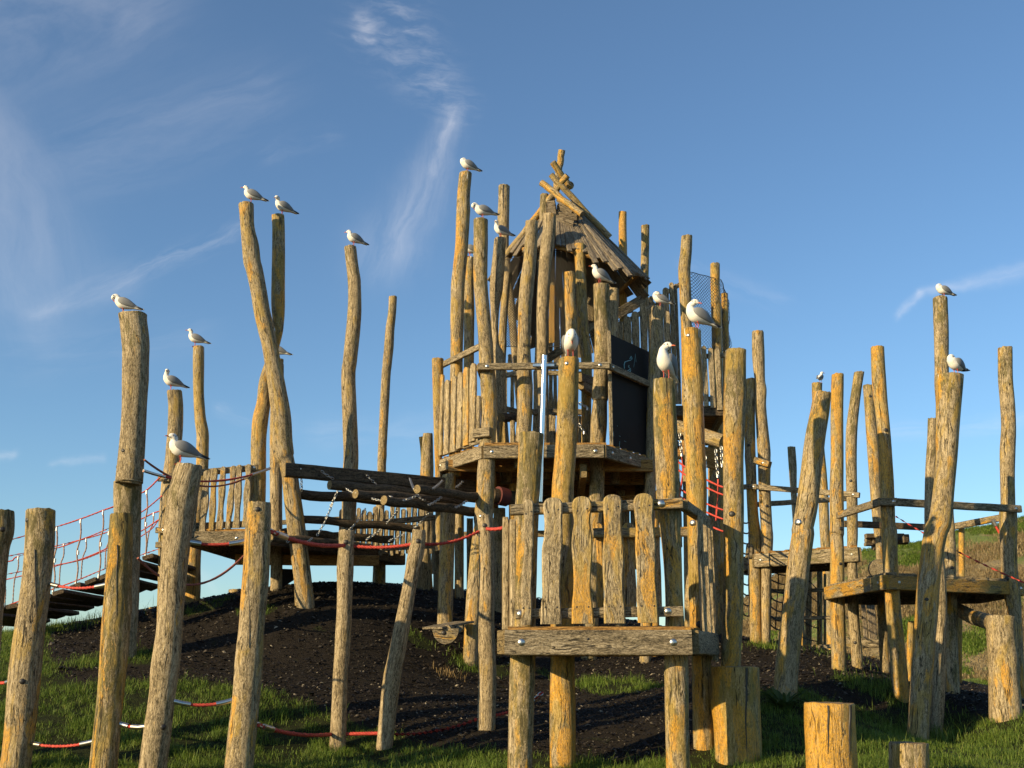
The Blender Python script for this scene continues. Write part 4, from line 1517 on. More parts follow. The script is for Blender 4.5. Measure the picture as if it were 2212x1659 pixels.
post('t3', [('E', [(445, 563, 657), (445, 562, 850), (440, 559, 1050), (447, 562, 1200), (465, 580, 1400), (485, 602, 1655)]),
            ('G', [(490, 612, 370), (500, 622, 450), (505, 632, 600), (505, 636, 800), (497, 628, 1000), (487, 624, 1160), (478, 622, 1250), (467, 614, 1450), (457, 610, 1655)]),
            ('I', [(550, 705, 300), (530, 665, 500), (500, 630, 800), (478, 605, 1100), (458, 588, 1470)])], 14.15, 'g', parent=TW, o=.44, m=.45, d=.1)
post('m4', [('G', [(192, 300, 1283), (185, 300, 1450), (172, 296, 1650)]), ('D', [(1222, 1316, 500), (1215, 1311, 700), (1208, 1306, 900), (1200, 1301, 1100), (1195, 1296, 1250)])], 14.75, 14.6, parent=TW, o=.5, m=.3)
post('t4', [('E', [(612, 711, 808), (595, 700, 1000), (577, 686, 1200), (583, 655, 1400), (597, 652, 1655)]), ('G', [(610, 705, 350), (615, 712, 700)])], 15.5, parent=TW, o=.26, m=.3, d=.2, base=ZD)
post('t4b', ('E', [(648, 740, 378), (648, 739, 500), (642, 736, 700), (672, 735, 900), (690, 755, 1060)]), 16.6, parent=TW, o=.3, m=.3, base=ZD)
post('t5', [('E', [(685, 756, 1088), (672, 737, 1250), (655, 719, 1500), (650, 715, 1655)]), ('G', [(645, 712, 200), (640, 707, 380)])], 15.9, parent=TW, o=.45, m=.2, base=ZD)
post('t6', [('E', [(868, 972, 670), (862, 966, 850), (850, 956, 1000), (828, 942, 1150), (812, 922, 1350), (803, 911, 1655)]),
            ('G', [(800, 915, 350), (803, 928, 600), (798, 925, 800), (785, 912, 1015)])], 14.28, parent=TW, o=.42, m=.25, base=ZD)
post('t7', ('E', [(990, 1060, 450), (985, 1056, 600), (980, 1052, 750), (972, 1045, 950), (960, 1035, 1250), (950, 1030, 1600)]), 16.0, parent=TW, o=.34, m=.4, base=ZD)
post('t8', [('E', [(1020, 1119, 612), (1010, 1113, 750), (990, 1097, 900), (975, 1077, 1100), (965, 1066, 1300), (960, 1057, 1450), (963, 1056, 1655)]), ('G', [(962, 1056, 350), (970, 1058, 600)])], 15.15, parent=TW, o=.28, m=.2, base=ZD)
post('t9', [('E', [(1267, 1358, 858), (1272, 1359, 1000), (1278, 1366, 1150), (1284, 1372, 1300), (1290, 1386, 1500), (1300, 1396, 1655)]), ('G', [(1320, 1411, 300), (1322, 1410, 500), (1325, 1407, 650), (1325, 1405, 900)])], 15.3, parent=TW, o=.6, m=.2, base=ZD)
post('t10', ('E', [(1182, 1281, 1088), (1180, 1277, 1300), (1188, 1292, 1500), (1195, 1300, 1900), (1200, 1300, 2700)]), 15.0, parent=TW, o=.5, m=.3, base=ZD)
post('t11', [('F', [(280, 411, 663), (283, 406, 800), (285, 411, 900), (290, 426, 1000), (295, 429, 1150), (290, 421, 1300), (284, 406, 1420), (280, 397, 1600)]),
             ('H', [(268, 405, 660), (262, 396, 850), (256, 386, 1000), (250, 376, 1160), (248, 371, 1400), (242, 366, 1500)]), ('J', [(690, 775, 350), (672, 765, 700), (640, 745, 1150)])], 14.15, 'g', parent=TW, o=.4, m=.5, d=.15)
post('t12', ('F', [(405, 491, 700), (406, 488, 900), (410, 486, 1060), (412, 488, 1300)]), 15.6, parent=TW, o=.3, m=.2, base=ZD)
post('t13', ('F', [(490, 555, 73), (490, 555, 250), (490, 558, 420), (495, 556, 600), (496, 560, 820), (498, 562, 1000)]), 17.0, parent=TW, o=.85, m=.3, base=ZD)
post('t14', ('F', [(672, 741, 183), (672, 739, 350), (668, 736, 550), (666, 731, 750), (680, 726, 1150)]), 17.6, parent=TW, o=.45, m=.5, base=ZD)
post('t15', ('F', [(1003, 1091, 268), (992, 1086, 400), (975, 1076, 550), (985, 1081, 700), (995, 1086, 900), (1000, 1087, 1035), (1005, 1092, 1500)]), 15.9, parent=TW, o=.5, m=.4, d=.4)
post('t16', ('F', [(1238, 1316, 497), (1240, 1316, 700), (1246, 1331, 900), (1250, 1336, 1190), (1252, 1340, 1700)]), 17.0, parent=TW, o=.62, m=.35)
post('t17', ('F', [(1325, 1381, 738), (1330, 1386, 900), (1337, 1391, 1200), (1340, 1396, 1700)]), 17.6, parent=TW, o=.75, m=.3)
post('t18', [('F', [(757, 856, 853), (752, 851, 1000), (745, 846, 1180)]), ('H', [(738, 842, 300), (720, 815, 700), (712, 800, 1050), (705, 795, 1300)])], 14.9, parent=TW, o=.4, m=.3, d=.2)
split('t4b', 1087, 404, 455, .012, 1.0)
split('t4', 1072, 520, 640, .008, 2.0)
# lower posts in the shade under the deck
for (xl, xr, y0, y1, Y, o_) in ((982, 1002, 1110, 1283, 16.6, .5), (1066, 1092, 1098, 1280, 16.4, .3), (1099, 1118, 1046, 1130, 15.2, .75), (936, 958, 1120, 1272, 17.0, .3), (1008, 1022, 1120, 1270, 17.3, .3),
                                (1388, 1413, 1060, 1240, 16.4, .6), (1330, 1350, 1060, 1240, 16.8, .5), (1530, 1560, 930, 1200, 17.0, .45), (1445, 1470, 1040, 1250, 16.8, .4), (1408, 1424, 1060, 1180, 15.2, .9)):
    post('tu%d' % xl, ('Z', [(xl, xr, y0), (xl, xr, (y0 + y1) / 2), (xl, xr, y1)]), Y, parent=TW, o=o_, m=.35)
# dark boarded enclosure behind the left legs
for k, (x, yt, yb) in enumerate(((938, 1112, 1240), (951, 1108, 1244), (1030, 1120, 1235), (1046, 1118, 1240), (1060, 1121, 1238), (1340, 1090, 1230), (1356, 1092, 1232), (1372, 1090, 1230), (1300, 1092, 1235), (1316, 1094, 1233), (1450, 950, 1180), (1468, 950, 1182), (1486, 952, 1180), (1504, 950, 1182), (1522, 952, 1180), (1545, 960, 1190))):
    mb = MB()
    Y = 17.4 + .05 * (k % 3)
    f0 = at(x, yb, Y)
    board(mb, f0, Vector((1, 0, 0)), Vector((0, 1, 0)), at(x, yt, Y).z - f0.z, lambda f: .095 * (1 + .08 * math.sin(f * 9 + k)), .03, wear=(.25, .35, 9))
    mb.build('picket', [M['board'], M['board']], TW)
edge_beam(TW, at(930, 1150, 17.5), at(1420, 1142, 17.5), .10, .06, name='rail')
edge_beam(TW, at(1430, 960, 17.5), at(1560, 975, 17.5), .14, .08, 'under', name='rail')
edge_beam(TW, at(1300, 1078, 16.0), at(1415, 1064, 15.4), .18, .09, 'under', name='joist')

# rails and pickets of the main deck ------------------------------------------
zr = at(1100, 791, 13.92).z


def up(p, z):
    return Vector((p.x, p.y, z))


rB, rC = up(tB, zr) + Vector((-.02, -.05, 0)), up(tC, zr) + Vector((.03, -.05, 0))
hr = .088
RLf = edge_beam(TW, rB + Vector((0, 0, hr / 2)), rC + Vector((0, 0, hr / 2)), hr, .06, bolts=(.07, .93), ext=.06, wear=(.2, .2, 9), name='rail', r=.026)
edge_beam(TW, up(tA, zr - .0) + Vector((.62, -.40, hr / 2)), rB + Vector((-.05, .03, hr / 2)), hr, .06, name='rail', wear=(.2, .2, 9))
edge_beam(TW, rC + Vector((.06, .04, hr / 2)), up(tD, zr + hr / 2) + Vector((0, -.05, 0)), hr, .06, name='rail', wear=(.1, .2, 9), bolts=(.05,))
# back and middle rails
for (x0, y0, x1, y1, Y0, Y1, h) in ((1070, 872, 1125, 886, 15.9, 15.9, .085), (1150, 884, 1275, 884, 15.9, 15.9, .085), (1088, 806, 1122, 801, 16.5, 16.3, .08), (1160, 800, 1260, 803, 16.4, 16.3, .07)):
    edge_beam(TW, at(x0, y0, Y0), at(x1, y1, Y1), h, .05, name='rail')
# left pickets
for (x0, x1, yt, yb, o_) in ((162, 192, 468, 1128, .5), (200, 248, 510, 1118, .3), (255, 300, 480, 1100, .35), (305, 355, 450, 1072, .3), (357, 410, 405, 1047, .6), (411, 464, 375, 1012, .35), (470, 496, 640, 985, .3)):
    xm, y1p = zz('G', (x0 + x1) / 2, yb)
    f = (xm - 949) / (1045 - 949)
    base_ = tA.lerp(tB, f)
    Y = base_.y - .06
    mb = MB()
    f0 = at(xm, y1p, Y)
    H = at(*zz('G', (x0 + x1) / 2, yt), Y).z - f0.z
    d = (tB - tA).normalized()
    w = (x1 - x0) * .2645 * mpp(Y) * .85 / abs(d.x)
    ph = random.uniform(0, 6)
    board(mb, f0, d, Vector((-d.y, d.x, 0)), H, lambda f: w * (1 + .08 * math.sin(f * 8 + ph)), .04, wear=(o_, .15, 9), lean=random.uniform(-.02, .02))
    mb.build('picket', [M['board'], M['board']], TW)
d_ = (tB - tA).normalized()
edge_beam(TW, tA.lerp(tB, -.02) + Vector((0, .03, .14)), tA.lerp(tB, .98) + Vector((0, .03, .14)), .085, .05, name='rail')
edge_beam(TW, tA.lerp(tB, .0) + Vector((0, .03, 1.42)), tA.lerp(tB, .98) + Vector((0, .03, 1.42)), .085, .05, name='rail')
mb = MB()
c_ = A('G', 520, 945, 14.02)
beam(mb, c_ + Vector((-.11, .05, 0)), c_ + Vector((.11, -.08, 0)), .12, .09, wear=(.2, .3, 9))
mb.build('bracket', [M['beam'], M['logend']], TW)
# short pickets and boards inside
for (x0, x1, yt, yb, Y, o_) in ((652, 706, 850, 1034, 14.9, .8), (743, 786, 840, 1034, 15.2, .4), (1018, 1048, 820, 1034, 15.4, .75), (1052, 1118, 790, 1030, 15.8, .2), (725, 758, 300, 380, 16.6, .3), (770, 800, 275, 380, 16.6, .3), (746, 776, 440, 740, 16.7, .4), (1300, 1330, 800, 1030, 16.6, .3),
                                (1345, 1375, 800, 1030, 16.6, .35), (620, 660, 430, 1000, 17.0, .2), (680, 720, 430, 1000, 17.0, .2), (935, 975, 430, 1000, 17.1, .5), (1060, 1095, 430, 800, 17.1, .3), (1098, 1130, 430, 800, 17.1, .3)):
    mb = MB()
    f0 = A('G', (x0 + x1) / 2, yb, Y)
    H = A('G', (x0 + x1) / 2, yt, Y).z - f0.z
    w = (x1 - x0) * .2645 * mpp(Y)
    board(mb, f0, Vector((1, 0, 0)), Vector((0, 1, 0)), H, lambda f: w * (1 + .1 * math.sin(f * 7)), .035, wear=(o_, .15, 9))
    mb.build('picket', [M['board'], M['board']], TW)
mb = MB()
tube(mb, [A('G', 668, 818, 15.2), A('G', 800, 818, 15.6)], .065, 14, cap_mi=1, wear=(.2, .3, 9))
mb.build('log', [M['darklog'], M['logend']], TW)
edge_beam(TW, A('G', 1300, 455, 14.6), A('G', 1440, 500, 15.6), .12, .1, name='brace', mat='beam')
edge_beam(TW, A('G', 1320, 510, 14.7), A('G', 1430, 590, 15.4), .13, .08, name='brace', mat='board')
edge_beam(TW, A('G', 1030, 320, 16.2), A('G', 1160, 235, 16.2), .12, .07, name='brace', mat='beam')

# blackboard panel on the right face
d2 = (tD - tC).normalized()
n2 = Vector((d2.y, -d2.x, 0))
if n2.y > 0: n2 = -n2
pc0 = tC.lerp(tD, .20) - n2 * .02
pc1 = tC.lerp(tD, .97) - n2 * .02
ztop = at(1318, 722, pc0.y).z
mb = MB()


def slab(mb, a, b, z0, z1, t_, nn, wear=(0, 0, 9)):
    q = [up(a, z0), up(b, z0), up(b, z1), up(a, z1)]
    q2 = [p - nn * t_ for p in q]
    mb.add(q + q2, [(0, 1, 2, 3), (7, 6, 5, 4), (0, 4, 5, 1), (1, 5, 6, 2), (2, 6, 7, 3), (3, 7, 4, 0)], smooth=False, wear=wear)


slab(mb, pc0, pc1, ZT + .04, ztop, .025, n2)
PB = mb.build('blackboard', M['panel'], TW)
edge_beam(TW, up(pc0, ztop) + Vector((-.035, 0, .02)) - n2 * .03, up(pc0, ZT) + Vector((-.035, 0, 0)) - n2 * .03, .05, .05, name='trim') if False else None
mb = MB()
beam(mb, up(pc0, ZT + .03) - d2 * .05, up(pc0, ztop + .03) - d2 * .05, .05, .06, wear=(.3, .2, 9))
mb.build('trim', [M['beam'], M['beam']], TW)
# faded painted squiggle on the panel
def on_panel(fr, x, y):
    px, py = zz(fr, x, y)
    d = ray(px, py)
    o_ = Vector((0, 0, EYE))
    pl = pc0 + n2 * .004
    k = (pl - o_).dot(n2) / d.dot(n2)
    return o_ + d * k


mb = MB()
for st in ([(537, 1350), (534, 1320), (540, 1298), (560, 1290), (578, 1284), (590, 1280)], [(580, 1268), (588, 1262), (592, 1250)], [(596, 1276), (598, 1262)], [(556, 1372), (575, 1362), (588, 1352), (576, 1345), (570, 1338), (574, 1325)], [(562, 1375), (584, 1376), (588, 1362)]):
    tube(mb, [on_panel('F', *q) for q in st], .006, 5, wear=(0, 0, 9))
for st in ([(632, 225 + 1133 - 60), (625, 1290 - 60), (618, 1360 - 60), (612, 1400 - 60)],):
    tube(mb, [on_panel('F', *q) for q in st], .002, 4)
mb.build('painted_mark', M['chalk'], PB)
mb = MB()
for st in ([(445, 930), (450, 970)], [(492, 966), (505, 972)], [(478, 884), (482, 888)], [(535, 1008), (550, 1016)], [(498, 1010), (496, 1060)]):
    tube(mb, [on_panel('H', *q) for q in st], .003, 4)
mb.build('scratch', M['chalk'], PB)

# marker writing on the post: Bek, a heart, Jan
def write(key, txt, px, py, size, parent):
    cu = bpy.data.curves.new('writing', 'FONT')
    cu.body = txt
    cu.size = size
    cu.resolution_u = 3
    tmp = bpy.data.objects.new('tmp_text', cu)
    COL.objects.link(tmp)
    dg = bpy.context.evaluated_depsgraph_get()
    m_ = bpy.data.meshes.new_from_object(tmp.evaluated_get(dg))
    bpy.data.objects.remove(tmp)
    p, nr = on_post(key, px, py, 1.0)
    k = min(range(len(PATHS[key])), key=lambda i: abs(PATHS[key][i][0].z - p.z))
    c, r = PATHS[key][k]
    vs_, fs_ = [], [tuple(f.vertices) for f in m_.polygons]
    a0 = math.asin(max(-.9, min(.9, (p.x - c.x) / r)))
    for v_ in m_.vertices:
        a = a0 + v_.co.x / r
        rr = r * 1.10 + .002
        vs_.append(Vector((c.x + rr * math.sin(a), c.y - rr * math.cos(a), p.z + v_.co.y + .03 * math.sin(v_.co.x * 30) * size)))
    mb = MB()
    mb.add(vs_, fs_, smooth=False)
    return mb.build('writing', M['ink'], parent)


def write_heart(key, px, py, s, parent):
    p, nr = on_post(key, px, py, 1.0)
    k = min(range(len(PATHS[key])), key=lambda i: abs(PATHS[key][i][0].z - p.z))
    c, r = PATHS[key][k]
    a0 = math.asin(max(-.9, min(.9, (p.x - c.x) / r)))
    vs_ = []
    for i in range(24):
        tt = 2 * math.pi * i / 24
        x, y = 16 * math.sin(tt) ** 3 / 32 * s, (13 * math.cos(tt) - 5 * math.cos(2 * tt) - 2 * math.cos(3 * tt) - math.cos(4 * tt)) / 32 * s
        a = a0 + x / r
        vs_.append(Vector((c.x + (r * 1.10 + .002) * math.sin(a), c.y - (r * 1.10 + .002) * math.cos(a), p.z + y)))
    mb = MB()
    mb.add(vs_, [tuple(range(24))], smooth=False)
    return mb.build('writing', M['ink'], parent)


write('t6', 'Bek', 1129, 754, .075, POSTS['t6'])
write_heart('t6', 1134, 771, .035, POSTS['t6'])
write('t6', 'Jan', 1129, 778.5, .072, POSTS['t6'])

# steel fireman's pole with its clamp
mb = MB()
ptop, pbot = at(1176, 768, 13.80), at(1166, 1084, 13.85)
tube(mb, [ptop, ptop.lerp(pbot, .5), pbot], .036, 16, cap_mi=0)
FPo = mb.build('slide_pole', M['chrome'], TW)
mb = MB()
cc = at(1174, 789, 13.84)
beam(mb, cc + Vector((-.14, .0, 0)), cc + Vector((.14, .0, 0)), .05, .03, c=.01)
mb.build('clamp', M['steel'], FPo)

# upper balcony ----------------------------------------------------------------
ZU = at(1530, 884, 15.6).z
ub = [at(1452, 878, 15.4), at(1562, 884, 15.4), at(1562, 884, 15.4) + Vector((.15, 2.2, 0)), at(1452, 878, 15.4) + Vector((-.1, 2.2, 0))]
for p in ub: p.z = ZU
floor(TW, ub, ZU - .02, pw=.15)
edge_beam(TW, ub[0], ub[1], .15, .08, 'darklog', name='fascia_beam')
edge_beam(TW, ub[1], ub[2], .15, .08, name='fascia_beam')
for (x0, x1, yt, yb, Y) in ((1166, 1184, 222, 700, 15.35), (1186, 1228, 232, 728, 15.35), (1240, 1284, 248, 738, 15.35), (1296, 1340, 252, 756, 15.35)):
    mb = MB()
    f0 = A('H', (x0 + x1) / 2, yb, Y)
    H = A('H', (x0 + x1) / 2, yt, Y).z - f0.z
    w = (x1 - x0) * .2645 * mpp(Y)
    board(mb, f0, Vector((1, 0, 0)), Vector((0, 1, 0)), H, lambda f: w * (1 + .08 * math.sin(f * 8 + x0)), .03, wear=(.15, .35, 9))
    mb.build('picket', [M['board'], M['board']], TW)
edge_beam(TW, A('H', 1160, 300, 15.42), A('H', 1350, 290, 15.42), .07, .05, name='rail')
edge_beam(TW, A('H', 1160, 640, 15.42), A('H', 1350, 660, 15.42), .07, .05, name='rail')
# climbing stair guard with rising pickets
for (x0, x1, yt, Y) in ((492, 540, 965, 15.8), (545, 611, 925, 15.9), (614, 676, 885, 16.0), (684, 742, 815, 16.1), (748, 764, 770, 16.2), (858, 878, 745, 16.3), (880, 935, 690, 16.3), (937, 977, 648, 16.4), (978, 1004, 660, 16.6), (764, 800, 760, 16.6), (820, 858, 720, 16.6)):
    mb = MB()
    f0 = A('F', (x0 + x1) / 2, 1640, Y)
    H = A('F', (x0 + x1) / 2, yt, Y).z - f0.z
    w = (x1 - x0) * .2645 * mpp(Y)
    board(mb, f0, Vector((1, 0, 0)), Vector((0, 1, 0)), H, lambda f: w * (1 + .04 * math.sin(f * 12 + x0)), .03, wear=(.22, .3, 9))
    mb.build('picket', [M['board'], M['board']], TW)
edge_beam(TW, A('F', 515, 975, 15.95), A('F', 760, 825, 16.25), .07, .05, name='rail')
edge_beam(TW, A('F', 480, 865, 16.3), A('F', 680, 750, 16.5), .16, .05, name='rail')
edge_beam(TW, A('F', 870, 720, 16.4), A('F', 985, 650, 16.5), .07, .05, name='rail')
edge_beam(TW, A('F', 235, 1010, 15.7), A('F', 292, 970, 15.7), .10, .06, name='rail')
edge_beam(TW, A('F', 250, 720, 17.0), A('F', 420, 700, 17.0), .06, .05, name='rail')
edge_beam(TW, A('F', 730, 770, 16.6), A('F', 780, 820, 16.6), .08, .05, name='brace')

# round log and ropes on the right side
mb = MB()
l0, l1 = A('H', 965, 890, 14.9), A('H', 1345, 1015, 14.4)
tube(mb, [l0, l0.lerp(l1, .3), l0.lerp(l1, .7), l1], .095, 16, cap_mi=1, wear=(.45, .2, 9))
mb.build('log', [M['post'], M['logend']], TW)
edge_beam(TW, A('H', 985, 1000, 15.8), A('H', 1330, 1100, 15.6), .28, .1, 'under', name='joist')
NETR = root('climbing_net', tuple(A('H', 1150, 1400, 14.9)), 'red rope climbing net hung on chains behind the tall orange posts', 'climbing net')
for (a, b) in (((960, 1168), (1345, 1390)), ((960, 1232), (1345, 1452)), ((960, 1380), (1345, 1575)), ((960, 1440), (1345, 1650)), ((960, 1535), (1345, 1750))):
    q0, q1 = A('H', *a, 14.9), A('H', *b, 14.3)
    rope_obj([q0.lerp(q1, i / 8) - Vector((0, 0, .03 * math.sin(math.pi * i / 8))) for i in range(9)], .013, 'rope', NETR)
for (pts_, Y) in (([(1005, 1110), (1015, 1250), (1005, 1350), (990, 1450), (985, 1560)], 14.85), ([(1200, 1200), (1195, 1330), (1190, 1480)], 14.6), ([(1300, 1320), (1302, 1430), (1290, 1560), (1286, 1660)], 14.4)):
    rope_obj([A('H', *q, Y) for q in pts_], .013, 'rope', NETR, 'vertical_rope')
for (a, b, Y) in (((988, 945), (1004, 1112), 14.8), ((1198, 1130), (1200, 1200), 14.55), ((1328, 1055), (1334, 1200), 14.35), ((1282, 1078), (1298, 1285), 14.4), ((163, 695), (235, 735), 14.7), ((160, 865), (208, 930), 14.7)):
    mb = MB()
    chain(mb, A('H', *a, Y), A('H', *b, Y), 0, .06, .008)
    tube(mb, [A('H', *b, Y), A('H', b[0], b[1] + 24, Y)], .02, 8)
    mb.build('chain', M['silverchain'], NETR)
# red tyre band and dark log end at the far end of the hanging logs
mb = MB()
q0 = A('G', 590, 1450, 14.5)
tube(mb, [q0, q0 + Vector((.36, .25, -.02))], .10, 16, cap_mi=1)
lg = mb.build('log', [M['darklog'], M['darklog']], TW)
mb = MB()
tube(mb, [q0 + Vector((.08, .05, 0)), q0 + Vector((.2, .135, -.01))], .125, 16)
mb.build('band', M['band'], lg)


# ------------------------------------------------------------------ roof
RF = bpy.data.objects.new('roof', None)
COL.objects.link(RF)
RF.parent = TW
RF.empty_display_size = .2
AP = at(1203, 412, 16.2)
rL, rFL, rFR, rR = at(1096, 548, 16.5), at(1186, 534, 15.2), at(1354, 582, 15.1), at(1405, 608, 16.5)
rBL, rBR = Vector((rFL.x, 17.7, rFL.z + .05)), Vector((rFR.x - .1, 17.7, rFR.z))


def facet(name, q0, q1, n, over=(1.0, 1.0), f0=.12, gap=.93, horiz=True, jit=.07):
    mb = MB()
    Nn = (q0 - AP).cross(q1 - AP).normalized()
    if Nn.z < 0: Nn = -Nn
    for i in range(n):
        f = (i + .5) / n
        q = q0.lerp(q1, f)
        L = over[0] + (over[1] - over[0]) * f + random.uniform(-jit, jit)
        st = f0 + random.uniform(0, .05) + .12 * (i % 2)
        a = AP + (q - AP) * st
        b = AP + (q - AP) * L
        T = (b - a).normalized()
        U = Nn
        W = T.cross(U).normalized()
        wb = (q1 - q0).length / n * gap * L
        wt = wb * (st / L) * 1.05
        rings = []
        lift = .012 * (i % 2) + random.uniform(0, .012)
        k = 8
        Lm = (b - a).length
        sd = random.uniform(0, 99)
        for j in range(k + 1):
            g = j / k
            w = wt + (wb - wt) * g
            w = max(.03, w * (1 + .06 * noise.noise((g * 4, sd, 0))))
            c = a + (b - a) * g + Nn * (lift + .01 * noise.noise((g * 3, sd, 4)))
            rings.append((c, U, W, rectprof(.026, w, .005), g * Lm))
        sweep(mb, rings, False, wear=(.08, .2, 9))
    return mb.build(name, [M['roofwood'], M['roofwood']], RF)


facet('plank_facet', rL, rFL, 10, (1.0, .98), jit=.10, gap=.82)
facet('plank_facet', rFL, rFR, 13, (.98, 1.02), f0=.30, jit=.09, gap=.84)
facet('plank_facet', rFR, rR, 8, (1.03, 1.0), jit=.04)
facet('plank_facet', rR, rBR, 6, (1.0, 1.05))
facet('plank_facet', rBR, rBL, 12, (1.4, 1.55), gap=.82, jit=.16)
facet('plank_facet', rBL, rL, 8, (1.45, 1.3), gap=.8, jit=.12)
# cross boards near the peak
mb = MB()
for (x0, y0, x1, y1) in ((1050, 530, 1112, 520), (1055, 555, 1115, 548), (1050, 580, 1118, 575), (1130, 545, 1250, 590), (1140, 575, 1310, 600), (1120, 610, 1290, 635), (1115, 650, 1260, 690), (1160, 660, 1330, 625), (1130, 480, 1240, 560)):
    a, b = A('E', x0, y0, 15.62), A('E', x1, y1, 15.55)
    beam(mb, a, b, .095, .025, up=Vector((0, -.6, .8)), wear=(.15, .2, 9), c=.005)
mb.build('cross_boards', [M['roofwood'], M['roofwood']], RF)
for (pa, pb, Ya, Yb, r0) in (((1000, 352), (1330, 610), 15.65, 15.35, .052), ((1167, 82), (1115, 430), 16.1, 16.3, .055), ((1088, 182), (1240, 400), 15.9, 16.1, .052), ((1076, 283), (1560, 800), 15.8, 16.0, .05), ((1212, 292), (720, 935), 15.75, 16.45, .05), ((1230, 370), (1235, 380), 16.4, 16.9, .06)):
    mb = MB()
    a, b = A('E', *pa, Ya), A('E', *pb, Yb)
    sd = random.uniform(0, 99)
    nn = 12
    pts = [a.lerp(b, i / nn) + Vector((.02 * noise.noise((i * .4, sd, 0)), 0, .02 * noise.noise((i * .4, sd, 5)))) for i in range(nn + 1)]
    tube(mb, pts, lambda f: r0 * (1 + .08 * noise.noise((f * 6, sd, 8))), 14, cap_mi=1, wear=(.5, .3, 9))
    mb.build('roof_pole', [M['post'], M['post_end']], RF)
# eave rafters and inner frame
mb = MB()
for a, b in ((rL, rFL), (rFL, rFR), (rFR, rR), (rR, rBR), (rBR, rBL), (rBL, rL)):
    p, q = AP.lerp(a, .86) - Vector((0, 0, .10)), AP.lerp(b, .86) - Vector((0, 0, .10))
    tube(mb, [p, q], .035, 10, cap_mi=0, wear=(.3, .3, 9))
mb.build('eave_frame', [M['under']], RF)
for (x, yt, yb, Y, w, o_) in ((1085, 1190, 1660, 16.9, 48, .9), (1150, 900, 1370, 17.2, 44, .3), (1205, 890, 1200, 17.2, 50, .3), (1400, 930, 1480, 17.2, 52, .4), (1090, 900, 1280, 17.1, 45, .3), (1440, 940, 1200, 17.3, 46, .35)):
    mb = MB()
    beam(mb, A('E', x, yb, Y), A('E', x, yt, Y), .03, w * .2645 * mpp(Y), up=Vector((0, -1, 0)), wear=(o_, .2, 9))
    mb.build('hanging_slat', [M['beam'], M['beam']], RF)


# ------------------------------------------------------------------ wire netting
def netting(quad, nu, nv, r, parent, sag=.03, name='wire_net'):
    """diamond mesh stretched over a bilinear patch"""
    a, b, c, d = quad            # top left, top right, bottom right, bottom left
    mb = MB()
    nrm = (b - a).cross(d - a).normalized()

    def P(u_, v_):
        p = (a * (1 - u_) + b * u_) * (1 - v_) + (d * (1 - u_) + c * u_) * v_
        return p + nrm * (sag * noise.noise((u_ * 3, v_ * 3, 1)) * 2)
    for sgn in (1, -1):
        for k in range(-nv, nu + nv + 1):
            pts = []
            for j in range(nv + 1):
                u_ = (k + sgn * j) / nu
                if -1e-6 <= u_ <= 1 + 1e-6: pts.append(P(u_, j / nv))
            if len(pts) >= 2:
                tube(mb, pts, r, 3, caps=(False, False))
    for e in (0, 1):
        tube(mb, [P(i / nu, e) for i in range(nu + 1)], r * 1.4, 4, caps=(False, False))
    return mb.build(name, M['wire'], parent)


netting([A('E', 690, 985, 15.95), A('E', 1245, 880, 15.6), A('E', 1245, 1690, 15.6), A('E', 700, 1690, 15.95)], 25, 34, .0042, TW)
netting([A('E', 1245, 880, 15.6), A('E', 1640, 960, 15.9), A('E', 1640, 1500, 15.9), A('E', 1245, 1690, 15.6)], 18, 30, .0042, TW)
netting([A('F', 1068, 562, 16.0), A('F', 1325, 625, 17.2), A('F', 1325, 1190, 17.2), A('F', 1090, 1190, 16.0)], 11, 22, .0042, TW)
netting([A('F', 1325, 625, 17.2), A('F', 1392, 830, 18.0), A('F', 1402, 1220, 18.0), A('F', 1325, 1200, 17.2)], 6, 15, .0042, TW)
# ------------------------------------------------------------------ front lookout
YF = 8.93
FL = root('front_lookout', (at(1300, 1415, 9.6).x, 9.6, gz(at(1300, 1415, 9.6).x, 9.6)), 'small raised lookout box with five wide wavy pickets, nearest structure', 'lookout platform')
post('f1', ('Z', [(1121, 1175, 937), (1119, 1171, 990), (1115, 1167, 1056), (1112, 1164, 1100), (1106, 1158, 1300), (1102, 1156, 1420), (1096, 1151, 1659)]), 9.3, parent=FL, o=.44, m=.64)
post('f2', ('Z', [(1207, 1251, 775), (1204, 1249, 870), (1198, 1244, 990), (1191, 1240, 1082), (1190, 1241, 1300), (1189, 1241, 1430), (1187, 1244, 1550), (1187, 1244, 1659)]), 9.9, parent=FL, o=.62, m=.55, d=.25)
post('f3', [('H', [(772, 952, 512), (770, 956, 700), (775, 970, 900), (785, 972, 1100), (800, 985, 1400), (800, 986, 1480)]), ('J', [(1180, 1300, 500), (1193, 1312, 850), (1185, 1340, 1150), (1190, 1346, 1400), (1195, 1351, 1659)])], 9.16, parent=FL, o=.5, m=.62, d=.2)
post('f4', [('H', [(997, 1161, 105), (1005, 1166, 350), (1015, 1181, 600), (1020, 1191, 900), (1035, 1202, 1200), (1045, 1211, 1500)]), ('J', [(1340, 1445, 400), (1343, 1448, 600), (1352, 1462, 950), (1365, 1492, 1170), (1375, 1512, 1659)])], 10.25, parent=FL, o=.62, m=.6, d=.1)
zF = at(1300, 1361, YF).z
fa, fb = atz(1092, 1365, zF), atz(1493, 1360, zF)
fa.y = fb.y = YF
fa.x, fb.x = at(1090, 1362, YF).x, at(1492, 1362, YF).x
fc = Vector((at(1538, 1372, 10.15).x, 10.15, zF))
fd = Vector((fa.x + .1, 10.15, zF))
hb = zF - at(1300, 1415, YF).z
FBm = edge_beam(FL, fa, fb, hb, .09, bolts=(.09, .90), wear=(.12, .25, 9), r=.032, name='fascia_beam')
stud_p = fa.lerp(fb, .445)
